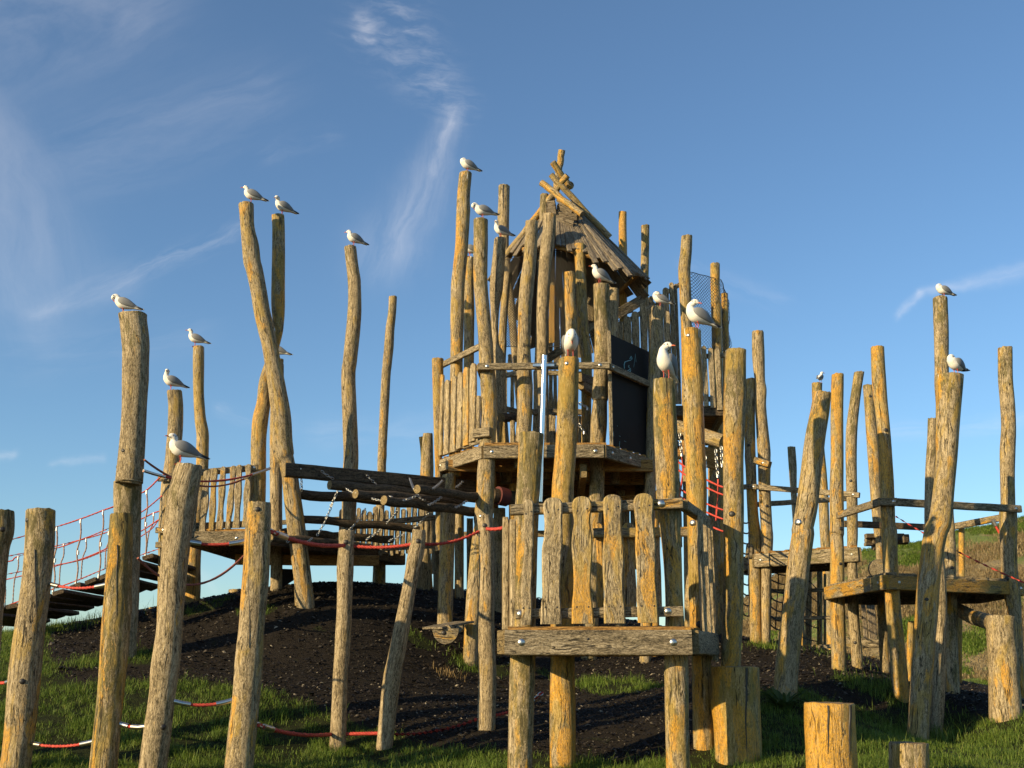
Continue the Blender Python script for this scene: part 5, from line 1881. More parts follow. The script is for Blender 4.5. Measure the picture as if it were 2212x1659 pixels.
bolt(FBm, stud_p + Vector((0, -.046, -.07)), (0, -1, 0), .012, M['iron'])
edge_beam(FL, fb + Vector((.03, .05, 0)), fc + Vector((.02, 0, 0)), hb * .96, .08, name='fascia_beam', wear=(.1, .4, 9))
edge_beam(FL, fa + Vector((-.02, .05, 0)), fd, hb * .96, .08, name='fascia_beam')
edge_beam(FL, fd, fc, hb, .08, name='fascia_beam')
floor(FL, [fa, fb, fc, fd], zF + .028, pw=.14)
edge_beam(FL, (fa.x + .1, 9.5, zF - .08), (fb.x, 9.5, zF - .08), .12, .07, 'under', name='joist')
# rails
Yr = 9.01
ra, rb = A('J', 182, 181, Yr), A('J', 1302, 137, Yr)
hrl = 66 * .3307 * mpp(Yr)
edge_beam(FL, ra + Vector((0, 0, hrl / 2)), rb + Vector((0, 0, hrl / 2)), hrl, .09, bolts=(.875,), wear=(.35, .3, 9), name='rail', r=.034)
rl0, rl1 = A('J', 215, 862, Yr), A('J', 1305, 842, Yr)
edge_beam(FL, rl0 + Vector((0, 0, hrl / 2)), rl1 + Vector((0, 0, hrl / 2)), hrl * .95, .08, bolts=(.03, .91), wear=(.15, .3, 9), name='rail', r=.03)
rs1 = A('J', 1470, 262, 10.25)
edge_beam(FL, rb + Vector((.02, .06, hrl / 2)), Vector((rs1.x, 10.25, rb.z + hrl / 2)), hrl, .08, wear=(.15, .3, 9), name='rail')
# back rail with stub tops, back boards
edge_beam(FL, A('J', 720, 328, 10.3) + Vector((0, 0, .04)), A('J', 1345, 318, 10.3) + Vector((0, 0, .04)), .09, .06, wear=(.5, .2, 9), name='rail')
for (x0, x1, yt, yb, Y, o_) in ((750, 792, 268, 830, 10.36, .8), (930, 1003, 262, 820, 10.36, .55), (1130, 1172, 300, 830, 10.36, .4), (520, 560, 300, 800, 10.36, .3), (640, 690, 330, 830, 10.36, .3)):
    mb = MB()
    f0 = A('J', (x0 + x1) / 2, yb, Y)
    H = A('J', (x0 + x1) / 2, yt, Y).z - f0.z
    w = (x1 - x0) * .3307 * mpp(Y)
    board(mb, f0, Vector((1, 0, 0)), Vector((0, 1, 0)), H, lambda f: w * (1 + .08 * math.sin(f * 8)), .04, wear=(o_, .2, 9))
    mb.build('picket', [M['board'], M['board']], FL)
edge_beam(FL, A('J', 590, 945, 10.3), A('J', 1300, 935, 10.3), .10, .06, name='rail')
# wide front pickets, traced
PK = [([(268, 335, 112), (268, 335, 135), (272, 334, 250), (275, 334, 400), (268, 328, 500), (258, 326, 600), (252, 322, 700), (256, 324, 800), (254, 322, 880), (247, 318, 930)], .25),
      ([(395, 525, 100), (393, 525, 150), (405, 520, 250), (402, 522, 350), (390, 520, 430), (388, 512, 520), (390, 508, 640), (392, 506, 730), (385, 512, 800), (380, 515, 925)], .36),
      ([(585, 714, 92), (584, 714, 150), (592, 706, 210), (598, 702, 260), (588, 712, 330), (582, 718, 420), (590, 714, 500), (596, 706, 620), (594, 706, 720), (586, 716, 790), (584, 726, 922)], .62),
      ([(785, 912, 80), (787, 910, 150), (794, 906, 240), (797, 910, 340), (787, 918, 430), (785, 922, 520), (790, 916, 640), (797, 918, 740), (793, 926, 800), (796, 932, 920)], .52),
      ([(985, 1118, 72), (984, 1118, 120), (996, 1112, 220), (1002, 1118, 300), (998, 1130, 400), (1003, 1130, 500), (1010, 1128, 620), (1008, 1136, 720), (1012, 1142, 820), (1017, 1146, 916)], .55)]
for rows_, o_ in PK:
    Y = 8.94
    rows_ = sorted(rows_, key=lambda q: -q[2])
    q = [np.array([*A('J', (a + b) / 2, y, Y), (b - a) * .3307 * mpp(Y)]) for a, b, y in rows_]
    q = catmull(q, 5)
    ztop, w1 = q[-1][2], q[-1][3]
    z0 = q[0][2]
    rings = []
    for p in q:
        w = p[3]
        dz = ztop - p[2]
        hh = w1 * .42
        if dz < hh: continue
        rings.append((Vector(p[:3]), Vector((1, 0, 0)), Vector((0, 1, 0)), rectprof(w, .045, .012), p[2] - z0))
    cx = q[-1][0]
    for k in range(1, 9):
        a = math.pi / 2 * k / 8
        z = ztop - hh + hh * math.sin(a)
        w = max(.012, w1 * math.cos(a) ** .75) if k < 8 else w1 * .22
        rings.append((Vector((cx, Y, z)), Vector((1, 0, 0)), Vector((0, 1, 0)), rectprof(w, .045, min(.012, w * .3)), z - z0))
    mb = MB()
    sweep(mb, rings, False, wear=(o_, .22, 9))
    pk = mb.build('picket', [M['board'], M['board']], FL)
    for (dx, zq) in ((.3, z0 + .13), (-.28, z0 + .13), (.25, ztop - .1), (-.25, ztop - .12)):
        bolt(pk, Vector((q[3][0] + dx * w1 if zq < z0 + .3 else cx + dx * w1, Y - .022, zq)), (0, -1, 0), .008, M['iron'])
# side pickets seen edge on
for k, (x, yt, yb, Y) in enumerate(((1448, 182, 1010, 9.55), (1482, 208, 1130, 9.8), (1508, 232, 1160, 10.05), (1525, 262, 1170, 10.25))):
    mb = MB()
    f0 = A('J', x, yb, Y)
    H = A('J', x, yt, Y).z - f0.z
    board(mb, f0, Vector((.06, 1, 0)).normalized(), Vector((1, -.06, 0)).normalized(), H, lambda f: .13 * (1 + .1 * math.sin(f * 8 + k)), .045, wear=(.12, .4, 9))
    mb.build('picket', [M['board'], M['board']], FL)
for k, (x, yt, yb, Y) in enumerate(((808, 280, 1200, 9.4), (818, 300, 1205, 9.7), (868, 300, 1210, 9.3))):
    mb = MB()
    f0 = A('I', x, yb, Y)
    H = A('I', x, yt, Y).z - f0.z
    board(mb, f0, Vector((-.1, 1, 0)).normalized(), Vector((1, .1, 0)).normalized(), H, lambda f: .13, .045, wear=(.35, .35, 9))
    mb.build('picket', [M['board'], M['board']], FL)
for k, fr, x, y, r, mt in (('f4', 'J', 1365, 270, .032, 'steel'), ('f4', 'J', 1408, 928, .032, 'iron'), ('f2', 'F', 60, 1330, .02, 'steel'), ('f4', 'F', 1045, 1100, .02, 'steel'), ('f1', 'I', 1280, 1160, .0, 'iron')):
    if r:
        p, nr = on_post(k, *zz(fr, x, y), .98)
        bolt(POSTS[k], p, nr, r, M[mt])

# ------------------------------------------------------------------ right platforms
def deck_frame(rt, corners, h, bolts=True, mat='beam', wear=(.3, .3, 9)):
    n = len(corners)
    for i in range(n):
        edge_beam(rt, corners[i], corners[(i + 1) % n], h, .07, mat, bolts=(.06, .94) if bolts else (), wear=wear, name='fascia_beam', r=.022)


# smaller one, further back
zA = at(1620, 1180, 14.9).z
RA = root('platform', (at(1740, 1190, 15.6).x, 15.6, gz(at(1740, 1190, 15.6).x, 15.6)), 'smaller right platform with thin rails and dark rope net, standing farther back', 'platform')
post('r1', [('K', [(163, 244, 473), (160, 241, 700), (160, 241, 900), (165, 246, 1100), (180, 264, 1500)]), ('L', [(158, 236, 165), (160, 236, 300), (163, 240, 500), (165, 241, 700), (168, 246, 855)])], 'g', 'g', parent=RA, o=.56, m=.3)
post('r2', [('K', [(218, 306, 108), (220, 312, 300), (238, 316, 480), (242, 328, 560), (243, 326, 700), (258, 356, 1000), (261, 358, 1100), (265, 358, 1300), (282, 372, 1600)]), ('L', [(237, 314, 200), (240, 306, 400), (240, 300, 600), (243, 298, 866)])], 'g', 'g', parent=RA, o=.42, m=.2)
post('r7', [('K', [(1000, 1079, 422), (975, 1052, 600), (942, 1026, 850), (937, 1021, 1050), (942, 1023, 1300), (950, 1029, 1655)]), ('L', [(788, 850, 300), (790, 858, 560), (800, 866, 750), (820, 892, 1020)])], 'g', 'g', parent=RA, o=.35, m=.5)
Y1, Y7 = PATHS['r1'][20][0].y, PATHS['r7'][20][0].y
a_, b_ = at(1630, 1178, Y1 - .12), at(1856, 1202, Y7 - .14)
a_.z = b_.z = (a_.z + b_.z) / 2
back = Vector((.1, 1.6, 0))
deck_frame(RA, [a_, b_, b_ + back, a_ + Vector((-.05, 1.4, 0))], .19, wear=(.15, .5, 9))
floor(RA, [a_, b_, b_ + back, a_ + Vector((-.05, 1.4, 0))], a_.z + .03, pw=.15)
mb = MB()
beam(mb, A('L', 145, 275, Y1 - .05), A('L', 176, 279, Y1 - .05), .19, .12, wear=(.2, .4, 9))
mb.build('bracket', [M['beam'], M['beam']], RA)
edge_beam(RA, A('K', 200, 1280, Y1 - .1), A('K', 1042, 1345, Y7 - .12), .075, .05, bolts=(.04, .95), name='rail', wear=(.1, .4, 9))
edge_beam(RA, A('K', 148, 1285, Y1 + .0), A('K', 205, 1278, Y1 - .06), .075, .05, name='rail')
edge_beam(RA, A('K', 262, 1418, 16.4), A('K', 950, 1374, 16.6), .075, .05, name='rail', wear=(.25, .2, 9))
edge_beam(RA, A('K', 240, 1072, 15.6), A('K', 352, 1108, 15.4), .10, .07, bolts=(.6,), name='rail', wear=(.4, .3, 9))
for (x0, y0, x1, y1, Y, h) in ((300, 518, 660, 512, 16.6, .055), (298, 694, 876, 684, 16.6, .055), (484, 874, 880, 864, 16.4, .06), (636, 942, 972, 946, 17.2, .045)):
    edge_beam(RA, A('L', x0, y0, Y), A('L', x1, y1, Y), h, .06, name='rail', wear=(.4, .2, 9))
for (x, yt, yb, Y, w, o_) in ((540, 400, 880, 17.0, 40, .2), (612, 390, 940, 16.9, 34, .4), (645, 420, 860, 17.3, 18, .4), (500, 690, 860, 16.2, 10, .9)):
    post('ra%d' % x, ('L', [(x - w / 2, x + w / 2, yt), (x - w / 2, x + w / 2, (yt + yb) / 2), (x - w / 2, x + w / 2, yb)]), Y, parent=RA, o=o_, m=.4)
BN = root('rope_net', tuple(A('L', 340, 600, 16.2)), 'black rope climbing net hanging below the smaller right platform', 'climbing net')


def loose_net(fr, quad, nu, nv, Y0, Y1, mat, parent, r=.011):
    (a, b, c, d) = [Vector((*q, 0)) for q in quad]
    def P(u_, v_):
        p = (a * (1 - u_) + b * u_) * (1 - v_) + (d * (1 - u_) + c * u_) * v_
        return A(fr, p.x + 5 * noise.noise((u_ * 3, v_ * 3, 2)), p.y + 7 * math.sin(math.pi * u_), Y0 + (Y1 - Y0) * u_)
    for i in range(nu + 1):
        rope_obj([P(i / nu, j / 8) for j in range(9)], r, mat, parent, 'vertical_rope', 6)
    for j in range(nv + 1):
        rope_obj([P(i / 8, j / nv) for i in range(9)], r, mat, parent, 'rope', 6)


loose_net('L', [(120, 90), (160, 92), (160, 690), (120, 670)], 1, 9, 14.6, 15.4, 'rope_black', BN)
loose_net('L', [(303, 400), (395, 430), (360, 780), (298, 745)], 2, 6, 16.0, 16.8, 'rope_black', BN)
loose_net('L', [(495, 400), (600, 520), (600, 850), (495, 820)], 1, 4, 16.0, 16.6, 'rope_black', BN)

# larger one with the sloping corner rails
RBp = root('platform', (at(2010, 1270, 13.6).x, 13.6, gz(at(2010, 1270, 13.6).x, 13.6)), 'larger right platform with orange edge beams and bent rails at three posts', 'platform')
post('r6', [('K', [(832, 921, 438), (825, 919, 600), (822, 917, 850), (822, 918, 1050), (816, 919, 1300), (818, 916, 1655)]), ('L', [(678, 766, 150), (680, 766, 300), (681, 771, 600), (685, 776, 800), (690, 781, 1040)])], 'g', 'g', parent=RBp, o=.58, m=.35)
post('r9', [('M', [(203, 284, 503), (215, 299, 750), (238, 316, 950), (250, 330, 1100), (264, 346, 1350), (272, 356, 1600)]), ('N', [(278, 376, 150), (286, 380, 330), (300, 396, 600), (320, 416, 800), (340, 440, 1050), (355, 452, 1210)])], 'g', 'g', parent=RBp, o=.62, m=.3)
post('r10', [('M', [(590, 680, 198), (597, 686, 400), (600, 687, 600), (606, 690, 800), (640, 715, 1200), (670, 718, 1500)]), ('N', [(675, 745, 150), (682, 752, 420), (685, 760, 650), (683, 765, 900), (685, 778, 1180)])], 15.3, 'g', parent=RBp, o=.42, m=.55, d=.2)
post('r13', [('M', [(997, 1082, 505), (1000, 1086, 700), (1012, 1099, 850), (1018, 1106, 1000), (1008, 1101, 1150), (1010, 1096, 1300), (1014, 1101, 1500)]), ('N', [(1030, 1140, 50), (1040, 1138, 300), (1050, 1148, 470), (1066, 1162, 580), (1090, 1168, 700), (1120, 1180, 900), (1150, 1200, 1230)])], 13.2, parent=RBp, o=.45, m=.4)
Y9, Y6 = PATHS['r9'][20][0].y, PATHS['r6'][20][0].y
c1 = A('N', 302, 428, Y9 - .16)
zB = c1.z
c0 = atz(*zz('L', 658, 505), zB)
c2 = atz(*zz('N', 1168, 474), zB)
bk = [c2 + Vector((.25, 1.9, 0)), Vector((c1.x + .9, 15.6, zB)), c0 + Vector((.4, .9, 0))]
if bk[1].y < c0.y: bk[1].y = c0.y + 1
deck_frame(RBp, [c0, c1, c2], .0001, False) if False else None
hB = zB - A('N', 302, 520, Y9 - .16).z
edge_beam(RBp, c0, c1, hB, .08, 'beam', bolts=(.93,), wear=(.62, .35, 9), name='fascia_beam')
edge_beam(RBp, c1, c2, hB, .08, 'beam', bolts=(.07, .97), wear=(.66, .45, 9), name='fascia_beam')
for i, (p, q) in enumerate(((c2, bk[0]), (bk[0], bk[1]), (bk[1], bk[2]), (bk[2], c0))):
    edge_beam(RBp, p, q, hB, .08, name='fascia_beam')
floor(RBp, [c0, c1, c2] + bk, zB + .03, pw=.15, mat='beam')
k0, k1, k2 = A('M', 0, 1548, Y6 - .15), A('M', 268, 1462, Y9 - .14), A('M', 1132, 1508, 13.05)
edge_beam(RBp, k0 + Vector((0, 0, .04)), k1 + Vector((0, 0, .04)), .085, .055, bolts=(), name='rail', wear=(.35, .3, 9))
edge_beam(RBp, k1 + Vector((-.03, -.01, .04)), k1 + Vector((.17, .0, .04)), .088, .06, bolts=(.8,), name='rail', wear=(.35, .3, 9))
edge_beam(RBp, k1 + Vector((.15, .02, .04)), k2 + Vector((0, 0, .04)), .085, .055, bolts=(.95,), name='rail', wear=(.2, .4, 9))
edge_beam(RBp, A('M', 36, 1580, 15.3), A('M', 560, 1602, 15.3), .09, .05, name='rail', mat='darklog')
edge_beam(RBp, A('M', 705, 1600, 15.0), A('M', 1020, 1540, 14.0), .085, .05, name='rail', wear=(.4, .3, 9))
post('rb1', ('N', [(769, 806, 100), (770, 806, 280), (770, 808, 450)]), 15.0, parent=RBp, o=.7, m=.2, base=zB - .1)
post('rb2', ('N', [(762, 792, 680), (765, 790, 900), (772, 790, 1160)]), 16.0, parent=RBp, o=.8, m=.1)
for x in (180, 215, 240):
    mb = MB()
    f0 = A('N', x, 880, 16.6)
    board(mb, f0, Vector((1, 0, 0)), Vector((0, 1, 0)), A('N', x, 596, 16.6).z - f0.z, lambda f: .062, .03, wear=(.0, .3, 9), top='flat')
    mb.build('slat', [M['roofwood'], M['roofwood']], RBp)
edge_beam(RBp, A('N', 50, 828, 16.6), A('N', 262, 838, 16.5), .11, .06, name='rail')
edge_beam(RBp, A('N', 50, 870, 16.6), A('N', 262, 876, 16.5), .04, .06, name='rail')
mb = MB()
q0, q1 = A('N', 745, 640, 14.4), A('N', 985, 735, 11.9)
tube(mb, [q0, q0.lerp(q1, .5) - Vector((0, 0, .02)), q1], .085, 14, cap_mi=1, wear=(.35, .4, 9))
rl = mb.build('ramp_log', [M['post'], M['logend']])
tag(rl, 'round log sloping from under the larger right platform to the tall pale stump', 'log')
post('rs', ('N', [(448, 484, 722), (440, 482, 850), (440, 470, 1000), (448, 466, 1080)]), 13.6, o=.72, m=.1, label='short round topped orange stub behind the bent orange post')
# cluster of turning wooden blocks on an axle behind the platform
BL = root('turning_blocks', tuple(A('N', 300, 205, 16.2)), 'cluster of dark wooden blocks on an axle above the larger right platform', 'play blocks')
for (x0, x1, y0, y1, Y) in ((175, 235, 165, 192, 16.0), (175, 270, 195, 220, 16.1), (172, 215, 222, 242, 16.0), (218, 245, 185, 268, 16.05), (250, 285, 180, 245, 16.2), (370, 415, 165, 205, 16.2), (360, 440, 200, 232, 16.1), (412, 446, 170, 222, 16.0)):
    mb = MB()
    a, b = A('N', x0, (y0 + y1) / 2, Y), A('N', x1, (y0 + y1) / 2, Y)
    beam(mb, a, b, (y1 - y0) * .3386 * mpp(Y), .12, wear=(.3, .4, 9), c=.012)
    mb.build('block', [M['darklog'], M['beam']], BL)
mb = MB()
tube(mb, [A('N', 235, 200, 16.15), A('N', 400, 200, 16.15)], .025, 10)
mb.build('axle', M['iron'], BL)
mb = MB()
q0 = A('N', 262, 395, 14.6)
tube(mb, [q0 + Vector((-.03, -.12, 0)), q0 + Vector((.03, .14, .02))], .13, 16, cap_mi=0, wear=(.3, .3, 9))
kb = mb.build('wooden_drum', [M['beam']])
tag(kb, 'small round wooden drum standing on the larger right platform corner', 'drum')
bolt(kb, q0 + Vector((.05, -.13, -.08)), (0, -1, 0), .03)
for k, fr, x, y, r in (('r6', 'L', 733, 360, .022), ('r1', 'K', 183, 988, .024), ('r6', 'K', 888, 1628, .03), ('r2', 'K', 320, 1455, .024), ('r7', 'K', 966, 1262, .022), ('r10', 'N', 715, 385, .024), ('r7', 'L', 828, 860, .024), ('r13', 'N', 1062, 455, .026), ('r9', 'M', 285, 1025, .025)):
    stud(k, fr, x, y, r)
safety_rope(A('M', 362, 1556, 15.2), A('N', 1290, 520, 12.4), .05, r=.012, label='long red rope slanting down behind the larger right platform', f0=0, f1=0)
safety_rope(A('N', 985, 78, 13.3), A('N', 1030, 160, 13.3), .0, r=.016, label='short hanging rope end with a big silver ferrule by the rightmost post', f0=.16, f1=0)
# ------------------------------------------------------------------ gulls
def gull(key, px, yaw, pose='stand', hyaw=0.0, scale=1.0, label='', dx=0.0, hpitch=0.0, tilt=0.0, one_leg=False, tail=0.0, pitch=9):
    """local: +X forward, Z up, feet at the origin. yaw in degrees about Z; hyaw turns the head."""
    top, r = TOPS[key]
    pos = at(px, 600, top.y)
    x = max(top.x - r * .7, min(top.x + r * .7, pos.x)) + dx
    loc = Vector((x, top.y - .01, top.z - .004))
    G = root('gull', tuple(loc), label, 'gull', 'gulls perched on the posts')
    G.rotation_euler = (0, 0, R(yaw))
    G.scale = (scale * .95,) * 3
    Z0 = Vector((0, 0, 0))

    def loft(mb, ctl, per=6, n=18, mi=0, wear=None, squash=None):
        S = catmull([np.array(c, float) for c in ctl], per)
        rings, s = [], 0.0
        Vp = None
        for i, q in enumerate(S):
            a, b = S[max(0, i - 1)], S[min(len(S) - 1, i + 1)]
            T = Vector(b[:3] - a[:3]).normalized()
            if i: s += float(np.linalg.norm(q[:3] - S[i - 1][:3]))
            side = Vector((0, 1, 0)) if Vp is None else Vp
            side = (side - T * side.dot(T)).normalized()
            Vp = side
            upv = T.cross(side).normalized()
            if squash: w, h = squash(q)
            else: w, h = q[3], q[4]
            prof = []
            for k in range(n):
                th = 2 * math.pi * k / n
                c_, s_ = math.cos(th), math.sin(th)
                prof.append((max(.001, w) * c_, max(.001, h) * s_))
            rings.append((Vector(q[:3]), side, upv, prof, s))
        sweep(mb, rings, True, (True, True), mi, rest_off=Z0)
        return rings

    def hv(v, piv):
        """turn a head point about the neck pivot"""
        rel = Vector(v) - piv
        m_ = Matrix.Rotation(R(hyaw), 4, 'Z') @ Matrix.Rotation(R(-hpitch), 4, 'Y')
        return piv + (m_ @ rel)
    t_ = tail
    base = [(-.215, 0, .098 + t_, .016, .003), (-.18, 0, .102 + t_ * .8, .026, .006), (-.125, 0, .110 + t_ * .4, .029, .017), (-.078, 0, .118, .042, .037), (-.025, 0, .130, .058, .058), (.028, 0, .141, .064, .067)]
    head = None
    if pose == 'stand':
        piv = Vector((.085, 0, .205))
        body = base + [(.066, 0, .158, .052, .054), (.086, 0, .185, .038, .040), (.092, 0, .212, .029, .030)]
        hc = [hv(p, piv) for p in ((.098, 0, .236), (.113, 0, .251), (.132, 0, .252), (.146, 0, .247), (.155, 0, .244))]
        hw = [(.029, .030), (.031, .029), (.026, .024), (.015, .0135), (.007, .006)]
        body += [(*h, *w) for h, w in zip(hc, hw)]
        head = dict(c=hv((.112, 0, .251), piv), f=(hv((.2, 0, .251), piv) - hv((.112, 0, .251), piv)).normalized(), bill=hv((.150, 0, .245), piv), bt=hv((.188, 0, .238), piv))
    elif pose == 'hunch':        # neck drawn in
        piv = Vector((.075, 0, .185))
        body = base + [(.062, 0, .156, .053, .056), (.078, 0, .176, .043, .043), (.082, 0, .196, .033, .032)]
        hc = [hv(p, piv) for p in ((.088, 0, .214), (.102, 0, .226), (.120, 0, .227), (.136, 0, .221), (.145, 0, .218))]
        hw = [(.031, .031), (.031, .029), (.026, .024), (.015, .0135), (.007, .006)]
        body += [(*h, *w) for h, w in zip(hc, hw)]
        head = dict(c=hv((.102, 0, .226), piv), f=(hv((.2, 0, .226), piv) - hv((.102, 0, .226), piv)).normalized(), bill=hv((.140, 0, .219), piv), bt=hv((.178, 0, .212), piv))
    elif pose == 'down':         # preening the breast: neck arched forward and down
        body = base + [(.066, 0, .160, .053, .056), (.088, 0, .188, .040, .040), (.102, .004, .208, .031, .030), (.122, .008, .214, .028, .027), (.140, .010, .202, .0275, .026), (.148, .010, .184, .023, .021), (.146, .008, .168, .014, .013), (.143, .007, .160, .007, .006)]
        head = dict(c=Vector((.141, .010, .200)), f=Vector((-.1, 0, -1)).normalized(), bill=Vector((.145, .008, .165)), bt=Vector((.120, .004, .138)))
    elif pose == 'side':         # preening a flank, head turned back along the side
        sg = 1 if hyaw >= 0 else -1
        body = base + [(.066, 0, .160, .054, .057), (.088, sg * .006, .184, .042, .042), (.092, sg * .028, .202, .031, .030), (.076, sg * .052, .203, .0275, .027), (.055, sg * .064, .193, .025, .024), (.041, sg * .068, .184, .014, .013), (.035, sg * .069, .180, .007, .006)]
        head = dict(c=Vector((.070, sg * .055, .202)), f=Vector((-.8, sg * .25, -.45)).normalized(), bill=Vector((.038, sg * .068, .182)), bt=Vector((.006, sg * .072, .160)))
    elif pose == 'tuck':         # head buried under the shoulder: only a rounded front shows
        body = base + [(.066, 0, .160, .056, .060), (.090, 0, .176, .048, .050), (.100, 0, .192, .035, .036), (.088, 0, .212, .030, .026), (.066, .004, .214, .026, .022), (.045, .008, .206, .016, .014), (.03, .01, .198, .007, .007)]
    elif pose == 'bow':          # facing the viewer, head bent right down to the belly
        body = base + [(.066, 0, .162, .056, .060), (.094, 0, .186, .046, .044), (.116, 0, .190, .034, .033), (.130, 0, .172, .028, .028), (.130, 0, .148, .0265, .026), (.118, 0, .128, .020, .019), (.108, 0, .116, .008, .008)]
        head = dict(c=Vector((.131, 0, .152)), f=Vector((-.5, 0, -.85)).normalized(), bill=Vector((.112, 0, .120)), bt=Vector((.088, .004, .094)))
    pit = R(-pitch)
    pv = Vector((.01, 0, .112))

    def tip(q):
        v_ = pv + Matrix.Rotation(pit, 3, 'Y') @ (Vector(q[:3]) - pv)
        return (*v_, *q[3:])
    body = [tip(q) for q in body]
    if head:
        for k_ in ('c', 'bill', 'bt'): head[k_] = Vector(tip(head[k_]))
        head['f'] = Matrix.Rotation(pit, 3, 'Y') @ head['f']
    mb = MB()
    loft(mb, body)
    B = mb.build('body', M['gull'], None, Z0)
    B.parent = G
    B.location = (0, 0, 0)

    def part(mb, name, mat, parent=B):
        o_ = mb.build(name, mat, None, Z0)
        o_.parent = parent
        o_.location = (0, 0, 0)
        return o_
    for sg in (-1, 1):
        mb = MB()
        ctl = [(.070, sg * .040, .158, .010, .020), (.048, sg * .052, .160, .016, .038), (.008, sg * .058, .157, .017, .047), (-.045, sg * .052, .148, .016, .043), (-.100, sg * .038, .134, .012, .030), (-.150, sg * .022, .120, .008, .017), (-.200, sg * .014 + .010, .112 + t_ * .3, .005, .010), (-.245, sg * .012 + .008, .108 + t_ * .6, .002, .004)]
        loft(mb, [tip(q) for q in ctl], n=14)
        part(mb, 'wing', M['wing'], G)
    if head:
        f, c = head['f'], head['c']
        mb = MB()
        bm_ = (head['bill'] + head['bt']) / 2
        tube(mb, [head['bill'] - f * .006, bm_ + Vector((0, 0, .0015)), head['bt'] - f * .004, head['bt'] + Vector((0, 0, -.003))], lambda q: [.0068, .0056, .0036, .0012][min(3, int(q * 3 + .5))], 8)
        part(mb, 'bill', M['bill'])
        upv = Vector((0, 0, 1))
        sd = f.cross(upv)
        if sd.length < .2: sd = Vector((0, 1, 0))
        sd.normalize()
        uh = sd.cross(f).normalized()
        for sg in (-1, 1):
            mb = MB()
            dome(mb, c + f * .016 + uh * .005 + sd * sg * .0240, sd * sg + f * .35 + uh * .15, .0060, .8, 8)
            part(mb, 'eye', M['eye'])
            mb = MB()
            nn_ = (sd * sg - f * .3).normalized()
            U, V = frame(nn_, uh)
            cc = c - f * .010 + uh * .001 + sd * sg * .0265
            rings = []
            for k in range(3):
                a = math.pi / 2 * k / 2.3
                rings.append((cc + nn_ * (.005 * math.sin(a)), U, V, [(p * 1.5 * math.cos(a), q * .8 * math.cos(a)) for p, q in circ(.0075, 10)], 0.0))
            sweep(mb, rings, True, (False, True), 0)
            part(mb, 'ear_spot', M['spot'])
    for i, sg in enumerate((-1, 1)):
        if one_leg and i: continue
        mb = MB()
        hx, hy = .012, sg * .022
        tube(mb, [(hx, hy, .096), (hx - .004, hy, .070)], lambda q: .012 - .005 * q, 8)
        tl = mb
        tube(tl, [(hx - .004, hy, .078), (hx - .010, hy, .048), (hx, hy, .006)], .0036, 8)
        for a in (-28, 0, 28):
            d = Vector((math.cos(R(a)), math.sin(R(a)), 0))
            tube(tl, [Vector((hx, hy, .007)), Vector((hx, hy, .005)) + d * .036], lambda q: .0030 - .0012 * q, 6)
        vs_ = [Vector((hx, hy, .0055)), Vector((hx, hy, .0045)) + Vector((math.cos(R(-28)), math.sin(R(-28)), 0)) * .032, Vector((hx + .033, hy, .0045)), Vector((hx, hy, .0045)) + Vector((math.cos(R(28)), math.sin(R(28)), 0)) * .032]
        tl.add(vs_, [(0, 1, 2), (0, 2, 3)])
        part(tl, 'leg', M['legs'], G)
    return G


# yaw: 180 faces the sun side (towards -X), 270 faces the viewer
gull('p6', 274, 186, 'down', label='gull with its neck arched down, preening on the thick grey post with a notched waist')
gull('l8', 433, 192, 'stand', hyaw=4, label='small gull looking sideways on the thin post with orange patches', scale=.98)
gull('l7', 389, 205, 'stand', hyaw=70, label='gull with raised head turned to the viewer on the bridge side post')
gull('p4', 396, 205, 'hunch', hyaw=22, scale=1.0, label='large near gull on the bent grey rope post in front of the bridge')
gull('p9', 547, 194, 'hunch', hyaw=-2, label='gull perched on the top of the tall leaning crossing post')
gull('l10', 606, 206, 'stand', hyaw=40, hpitch=-22, label='gull with its brown face bent down, on the orange post of the crossing pair')
gull('p11', 604, 182, 'hunch', label='gull mostly hidden behind the crossing posts, only tail and wing tips out', dx=.0)
gull('l12', 762, 205, 'hunch', hyaw=-35, label='gull alone on the S-curved post left of the play tower')
gull('t1', 1008, 200, 'tuck', label='gull with its head tucked away on the tallest left tower post')
gull('t3', 1042, 198, 'down', scale=1.05, pitch=0, label='gull bent forward over the dark topped corner post of the tower, bill in breast feathers')
gull('t4', 1082, 195, 'stand', hyaw=50, label='gull with lifted tail tips in front of the split tall post')
gull('t2', 1015, 190, 'hunch', label='gull half hidden between two left tower posts')
gull('f2', 1230, 274, 'bow', scale=1.15, label='gull seen from the front bowing its head to its feet beside the steel pole')
gull('t11', 1295, 203, 'hunch', hyaw=-18, scale=1.08, pitch=14, label='gull on the dark corner post beside the plank roof and blackboard')
gull('t18', 1424, 190, 'side', hyaw=1, scale=.98, label='gull preening its flank on the post behind the blackboard')
gull('f4', 1502, 198, 'stand', hyaw=130, scale=1.12, pitch=14, label='biggest gull, body one way and head looking back, in front of the wire net')
gull('f3', 1432, 238, 'stand', hyaw=88, scale=1.16, pitch=20, label='gull facing the viewer with an orange bill, on the post above the lookout corner')
gull('r5', 1772, 55, 'stand', hyaw=-50, scale=1.1, label='distant backlit gull on the far dark post')
gull('r10', 2034, 194, 'tuck', scale=.95, label='gull sleeping with hidden head on the tallest post of the right platforms')
gull('r11', 2044, 214, 'tuck', scale=1.0, label='round gull bending away with fanned tail on the bent orange post', tail=.05)

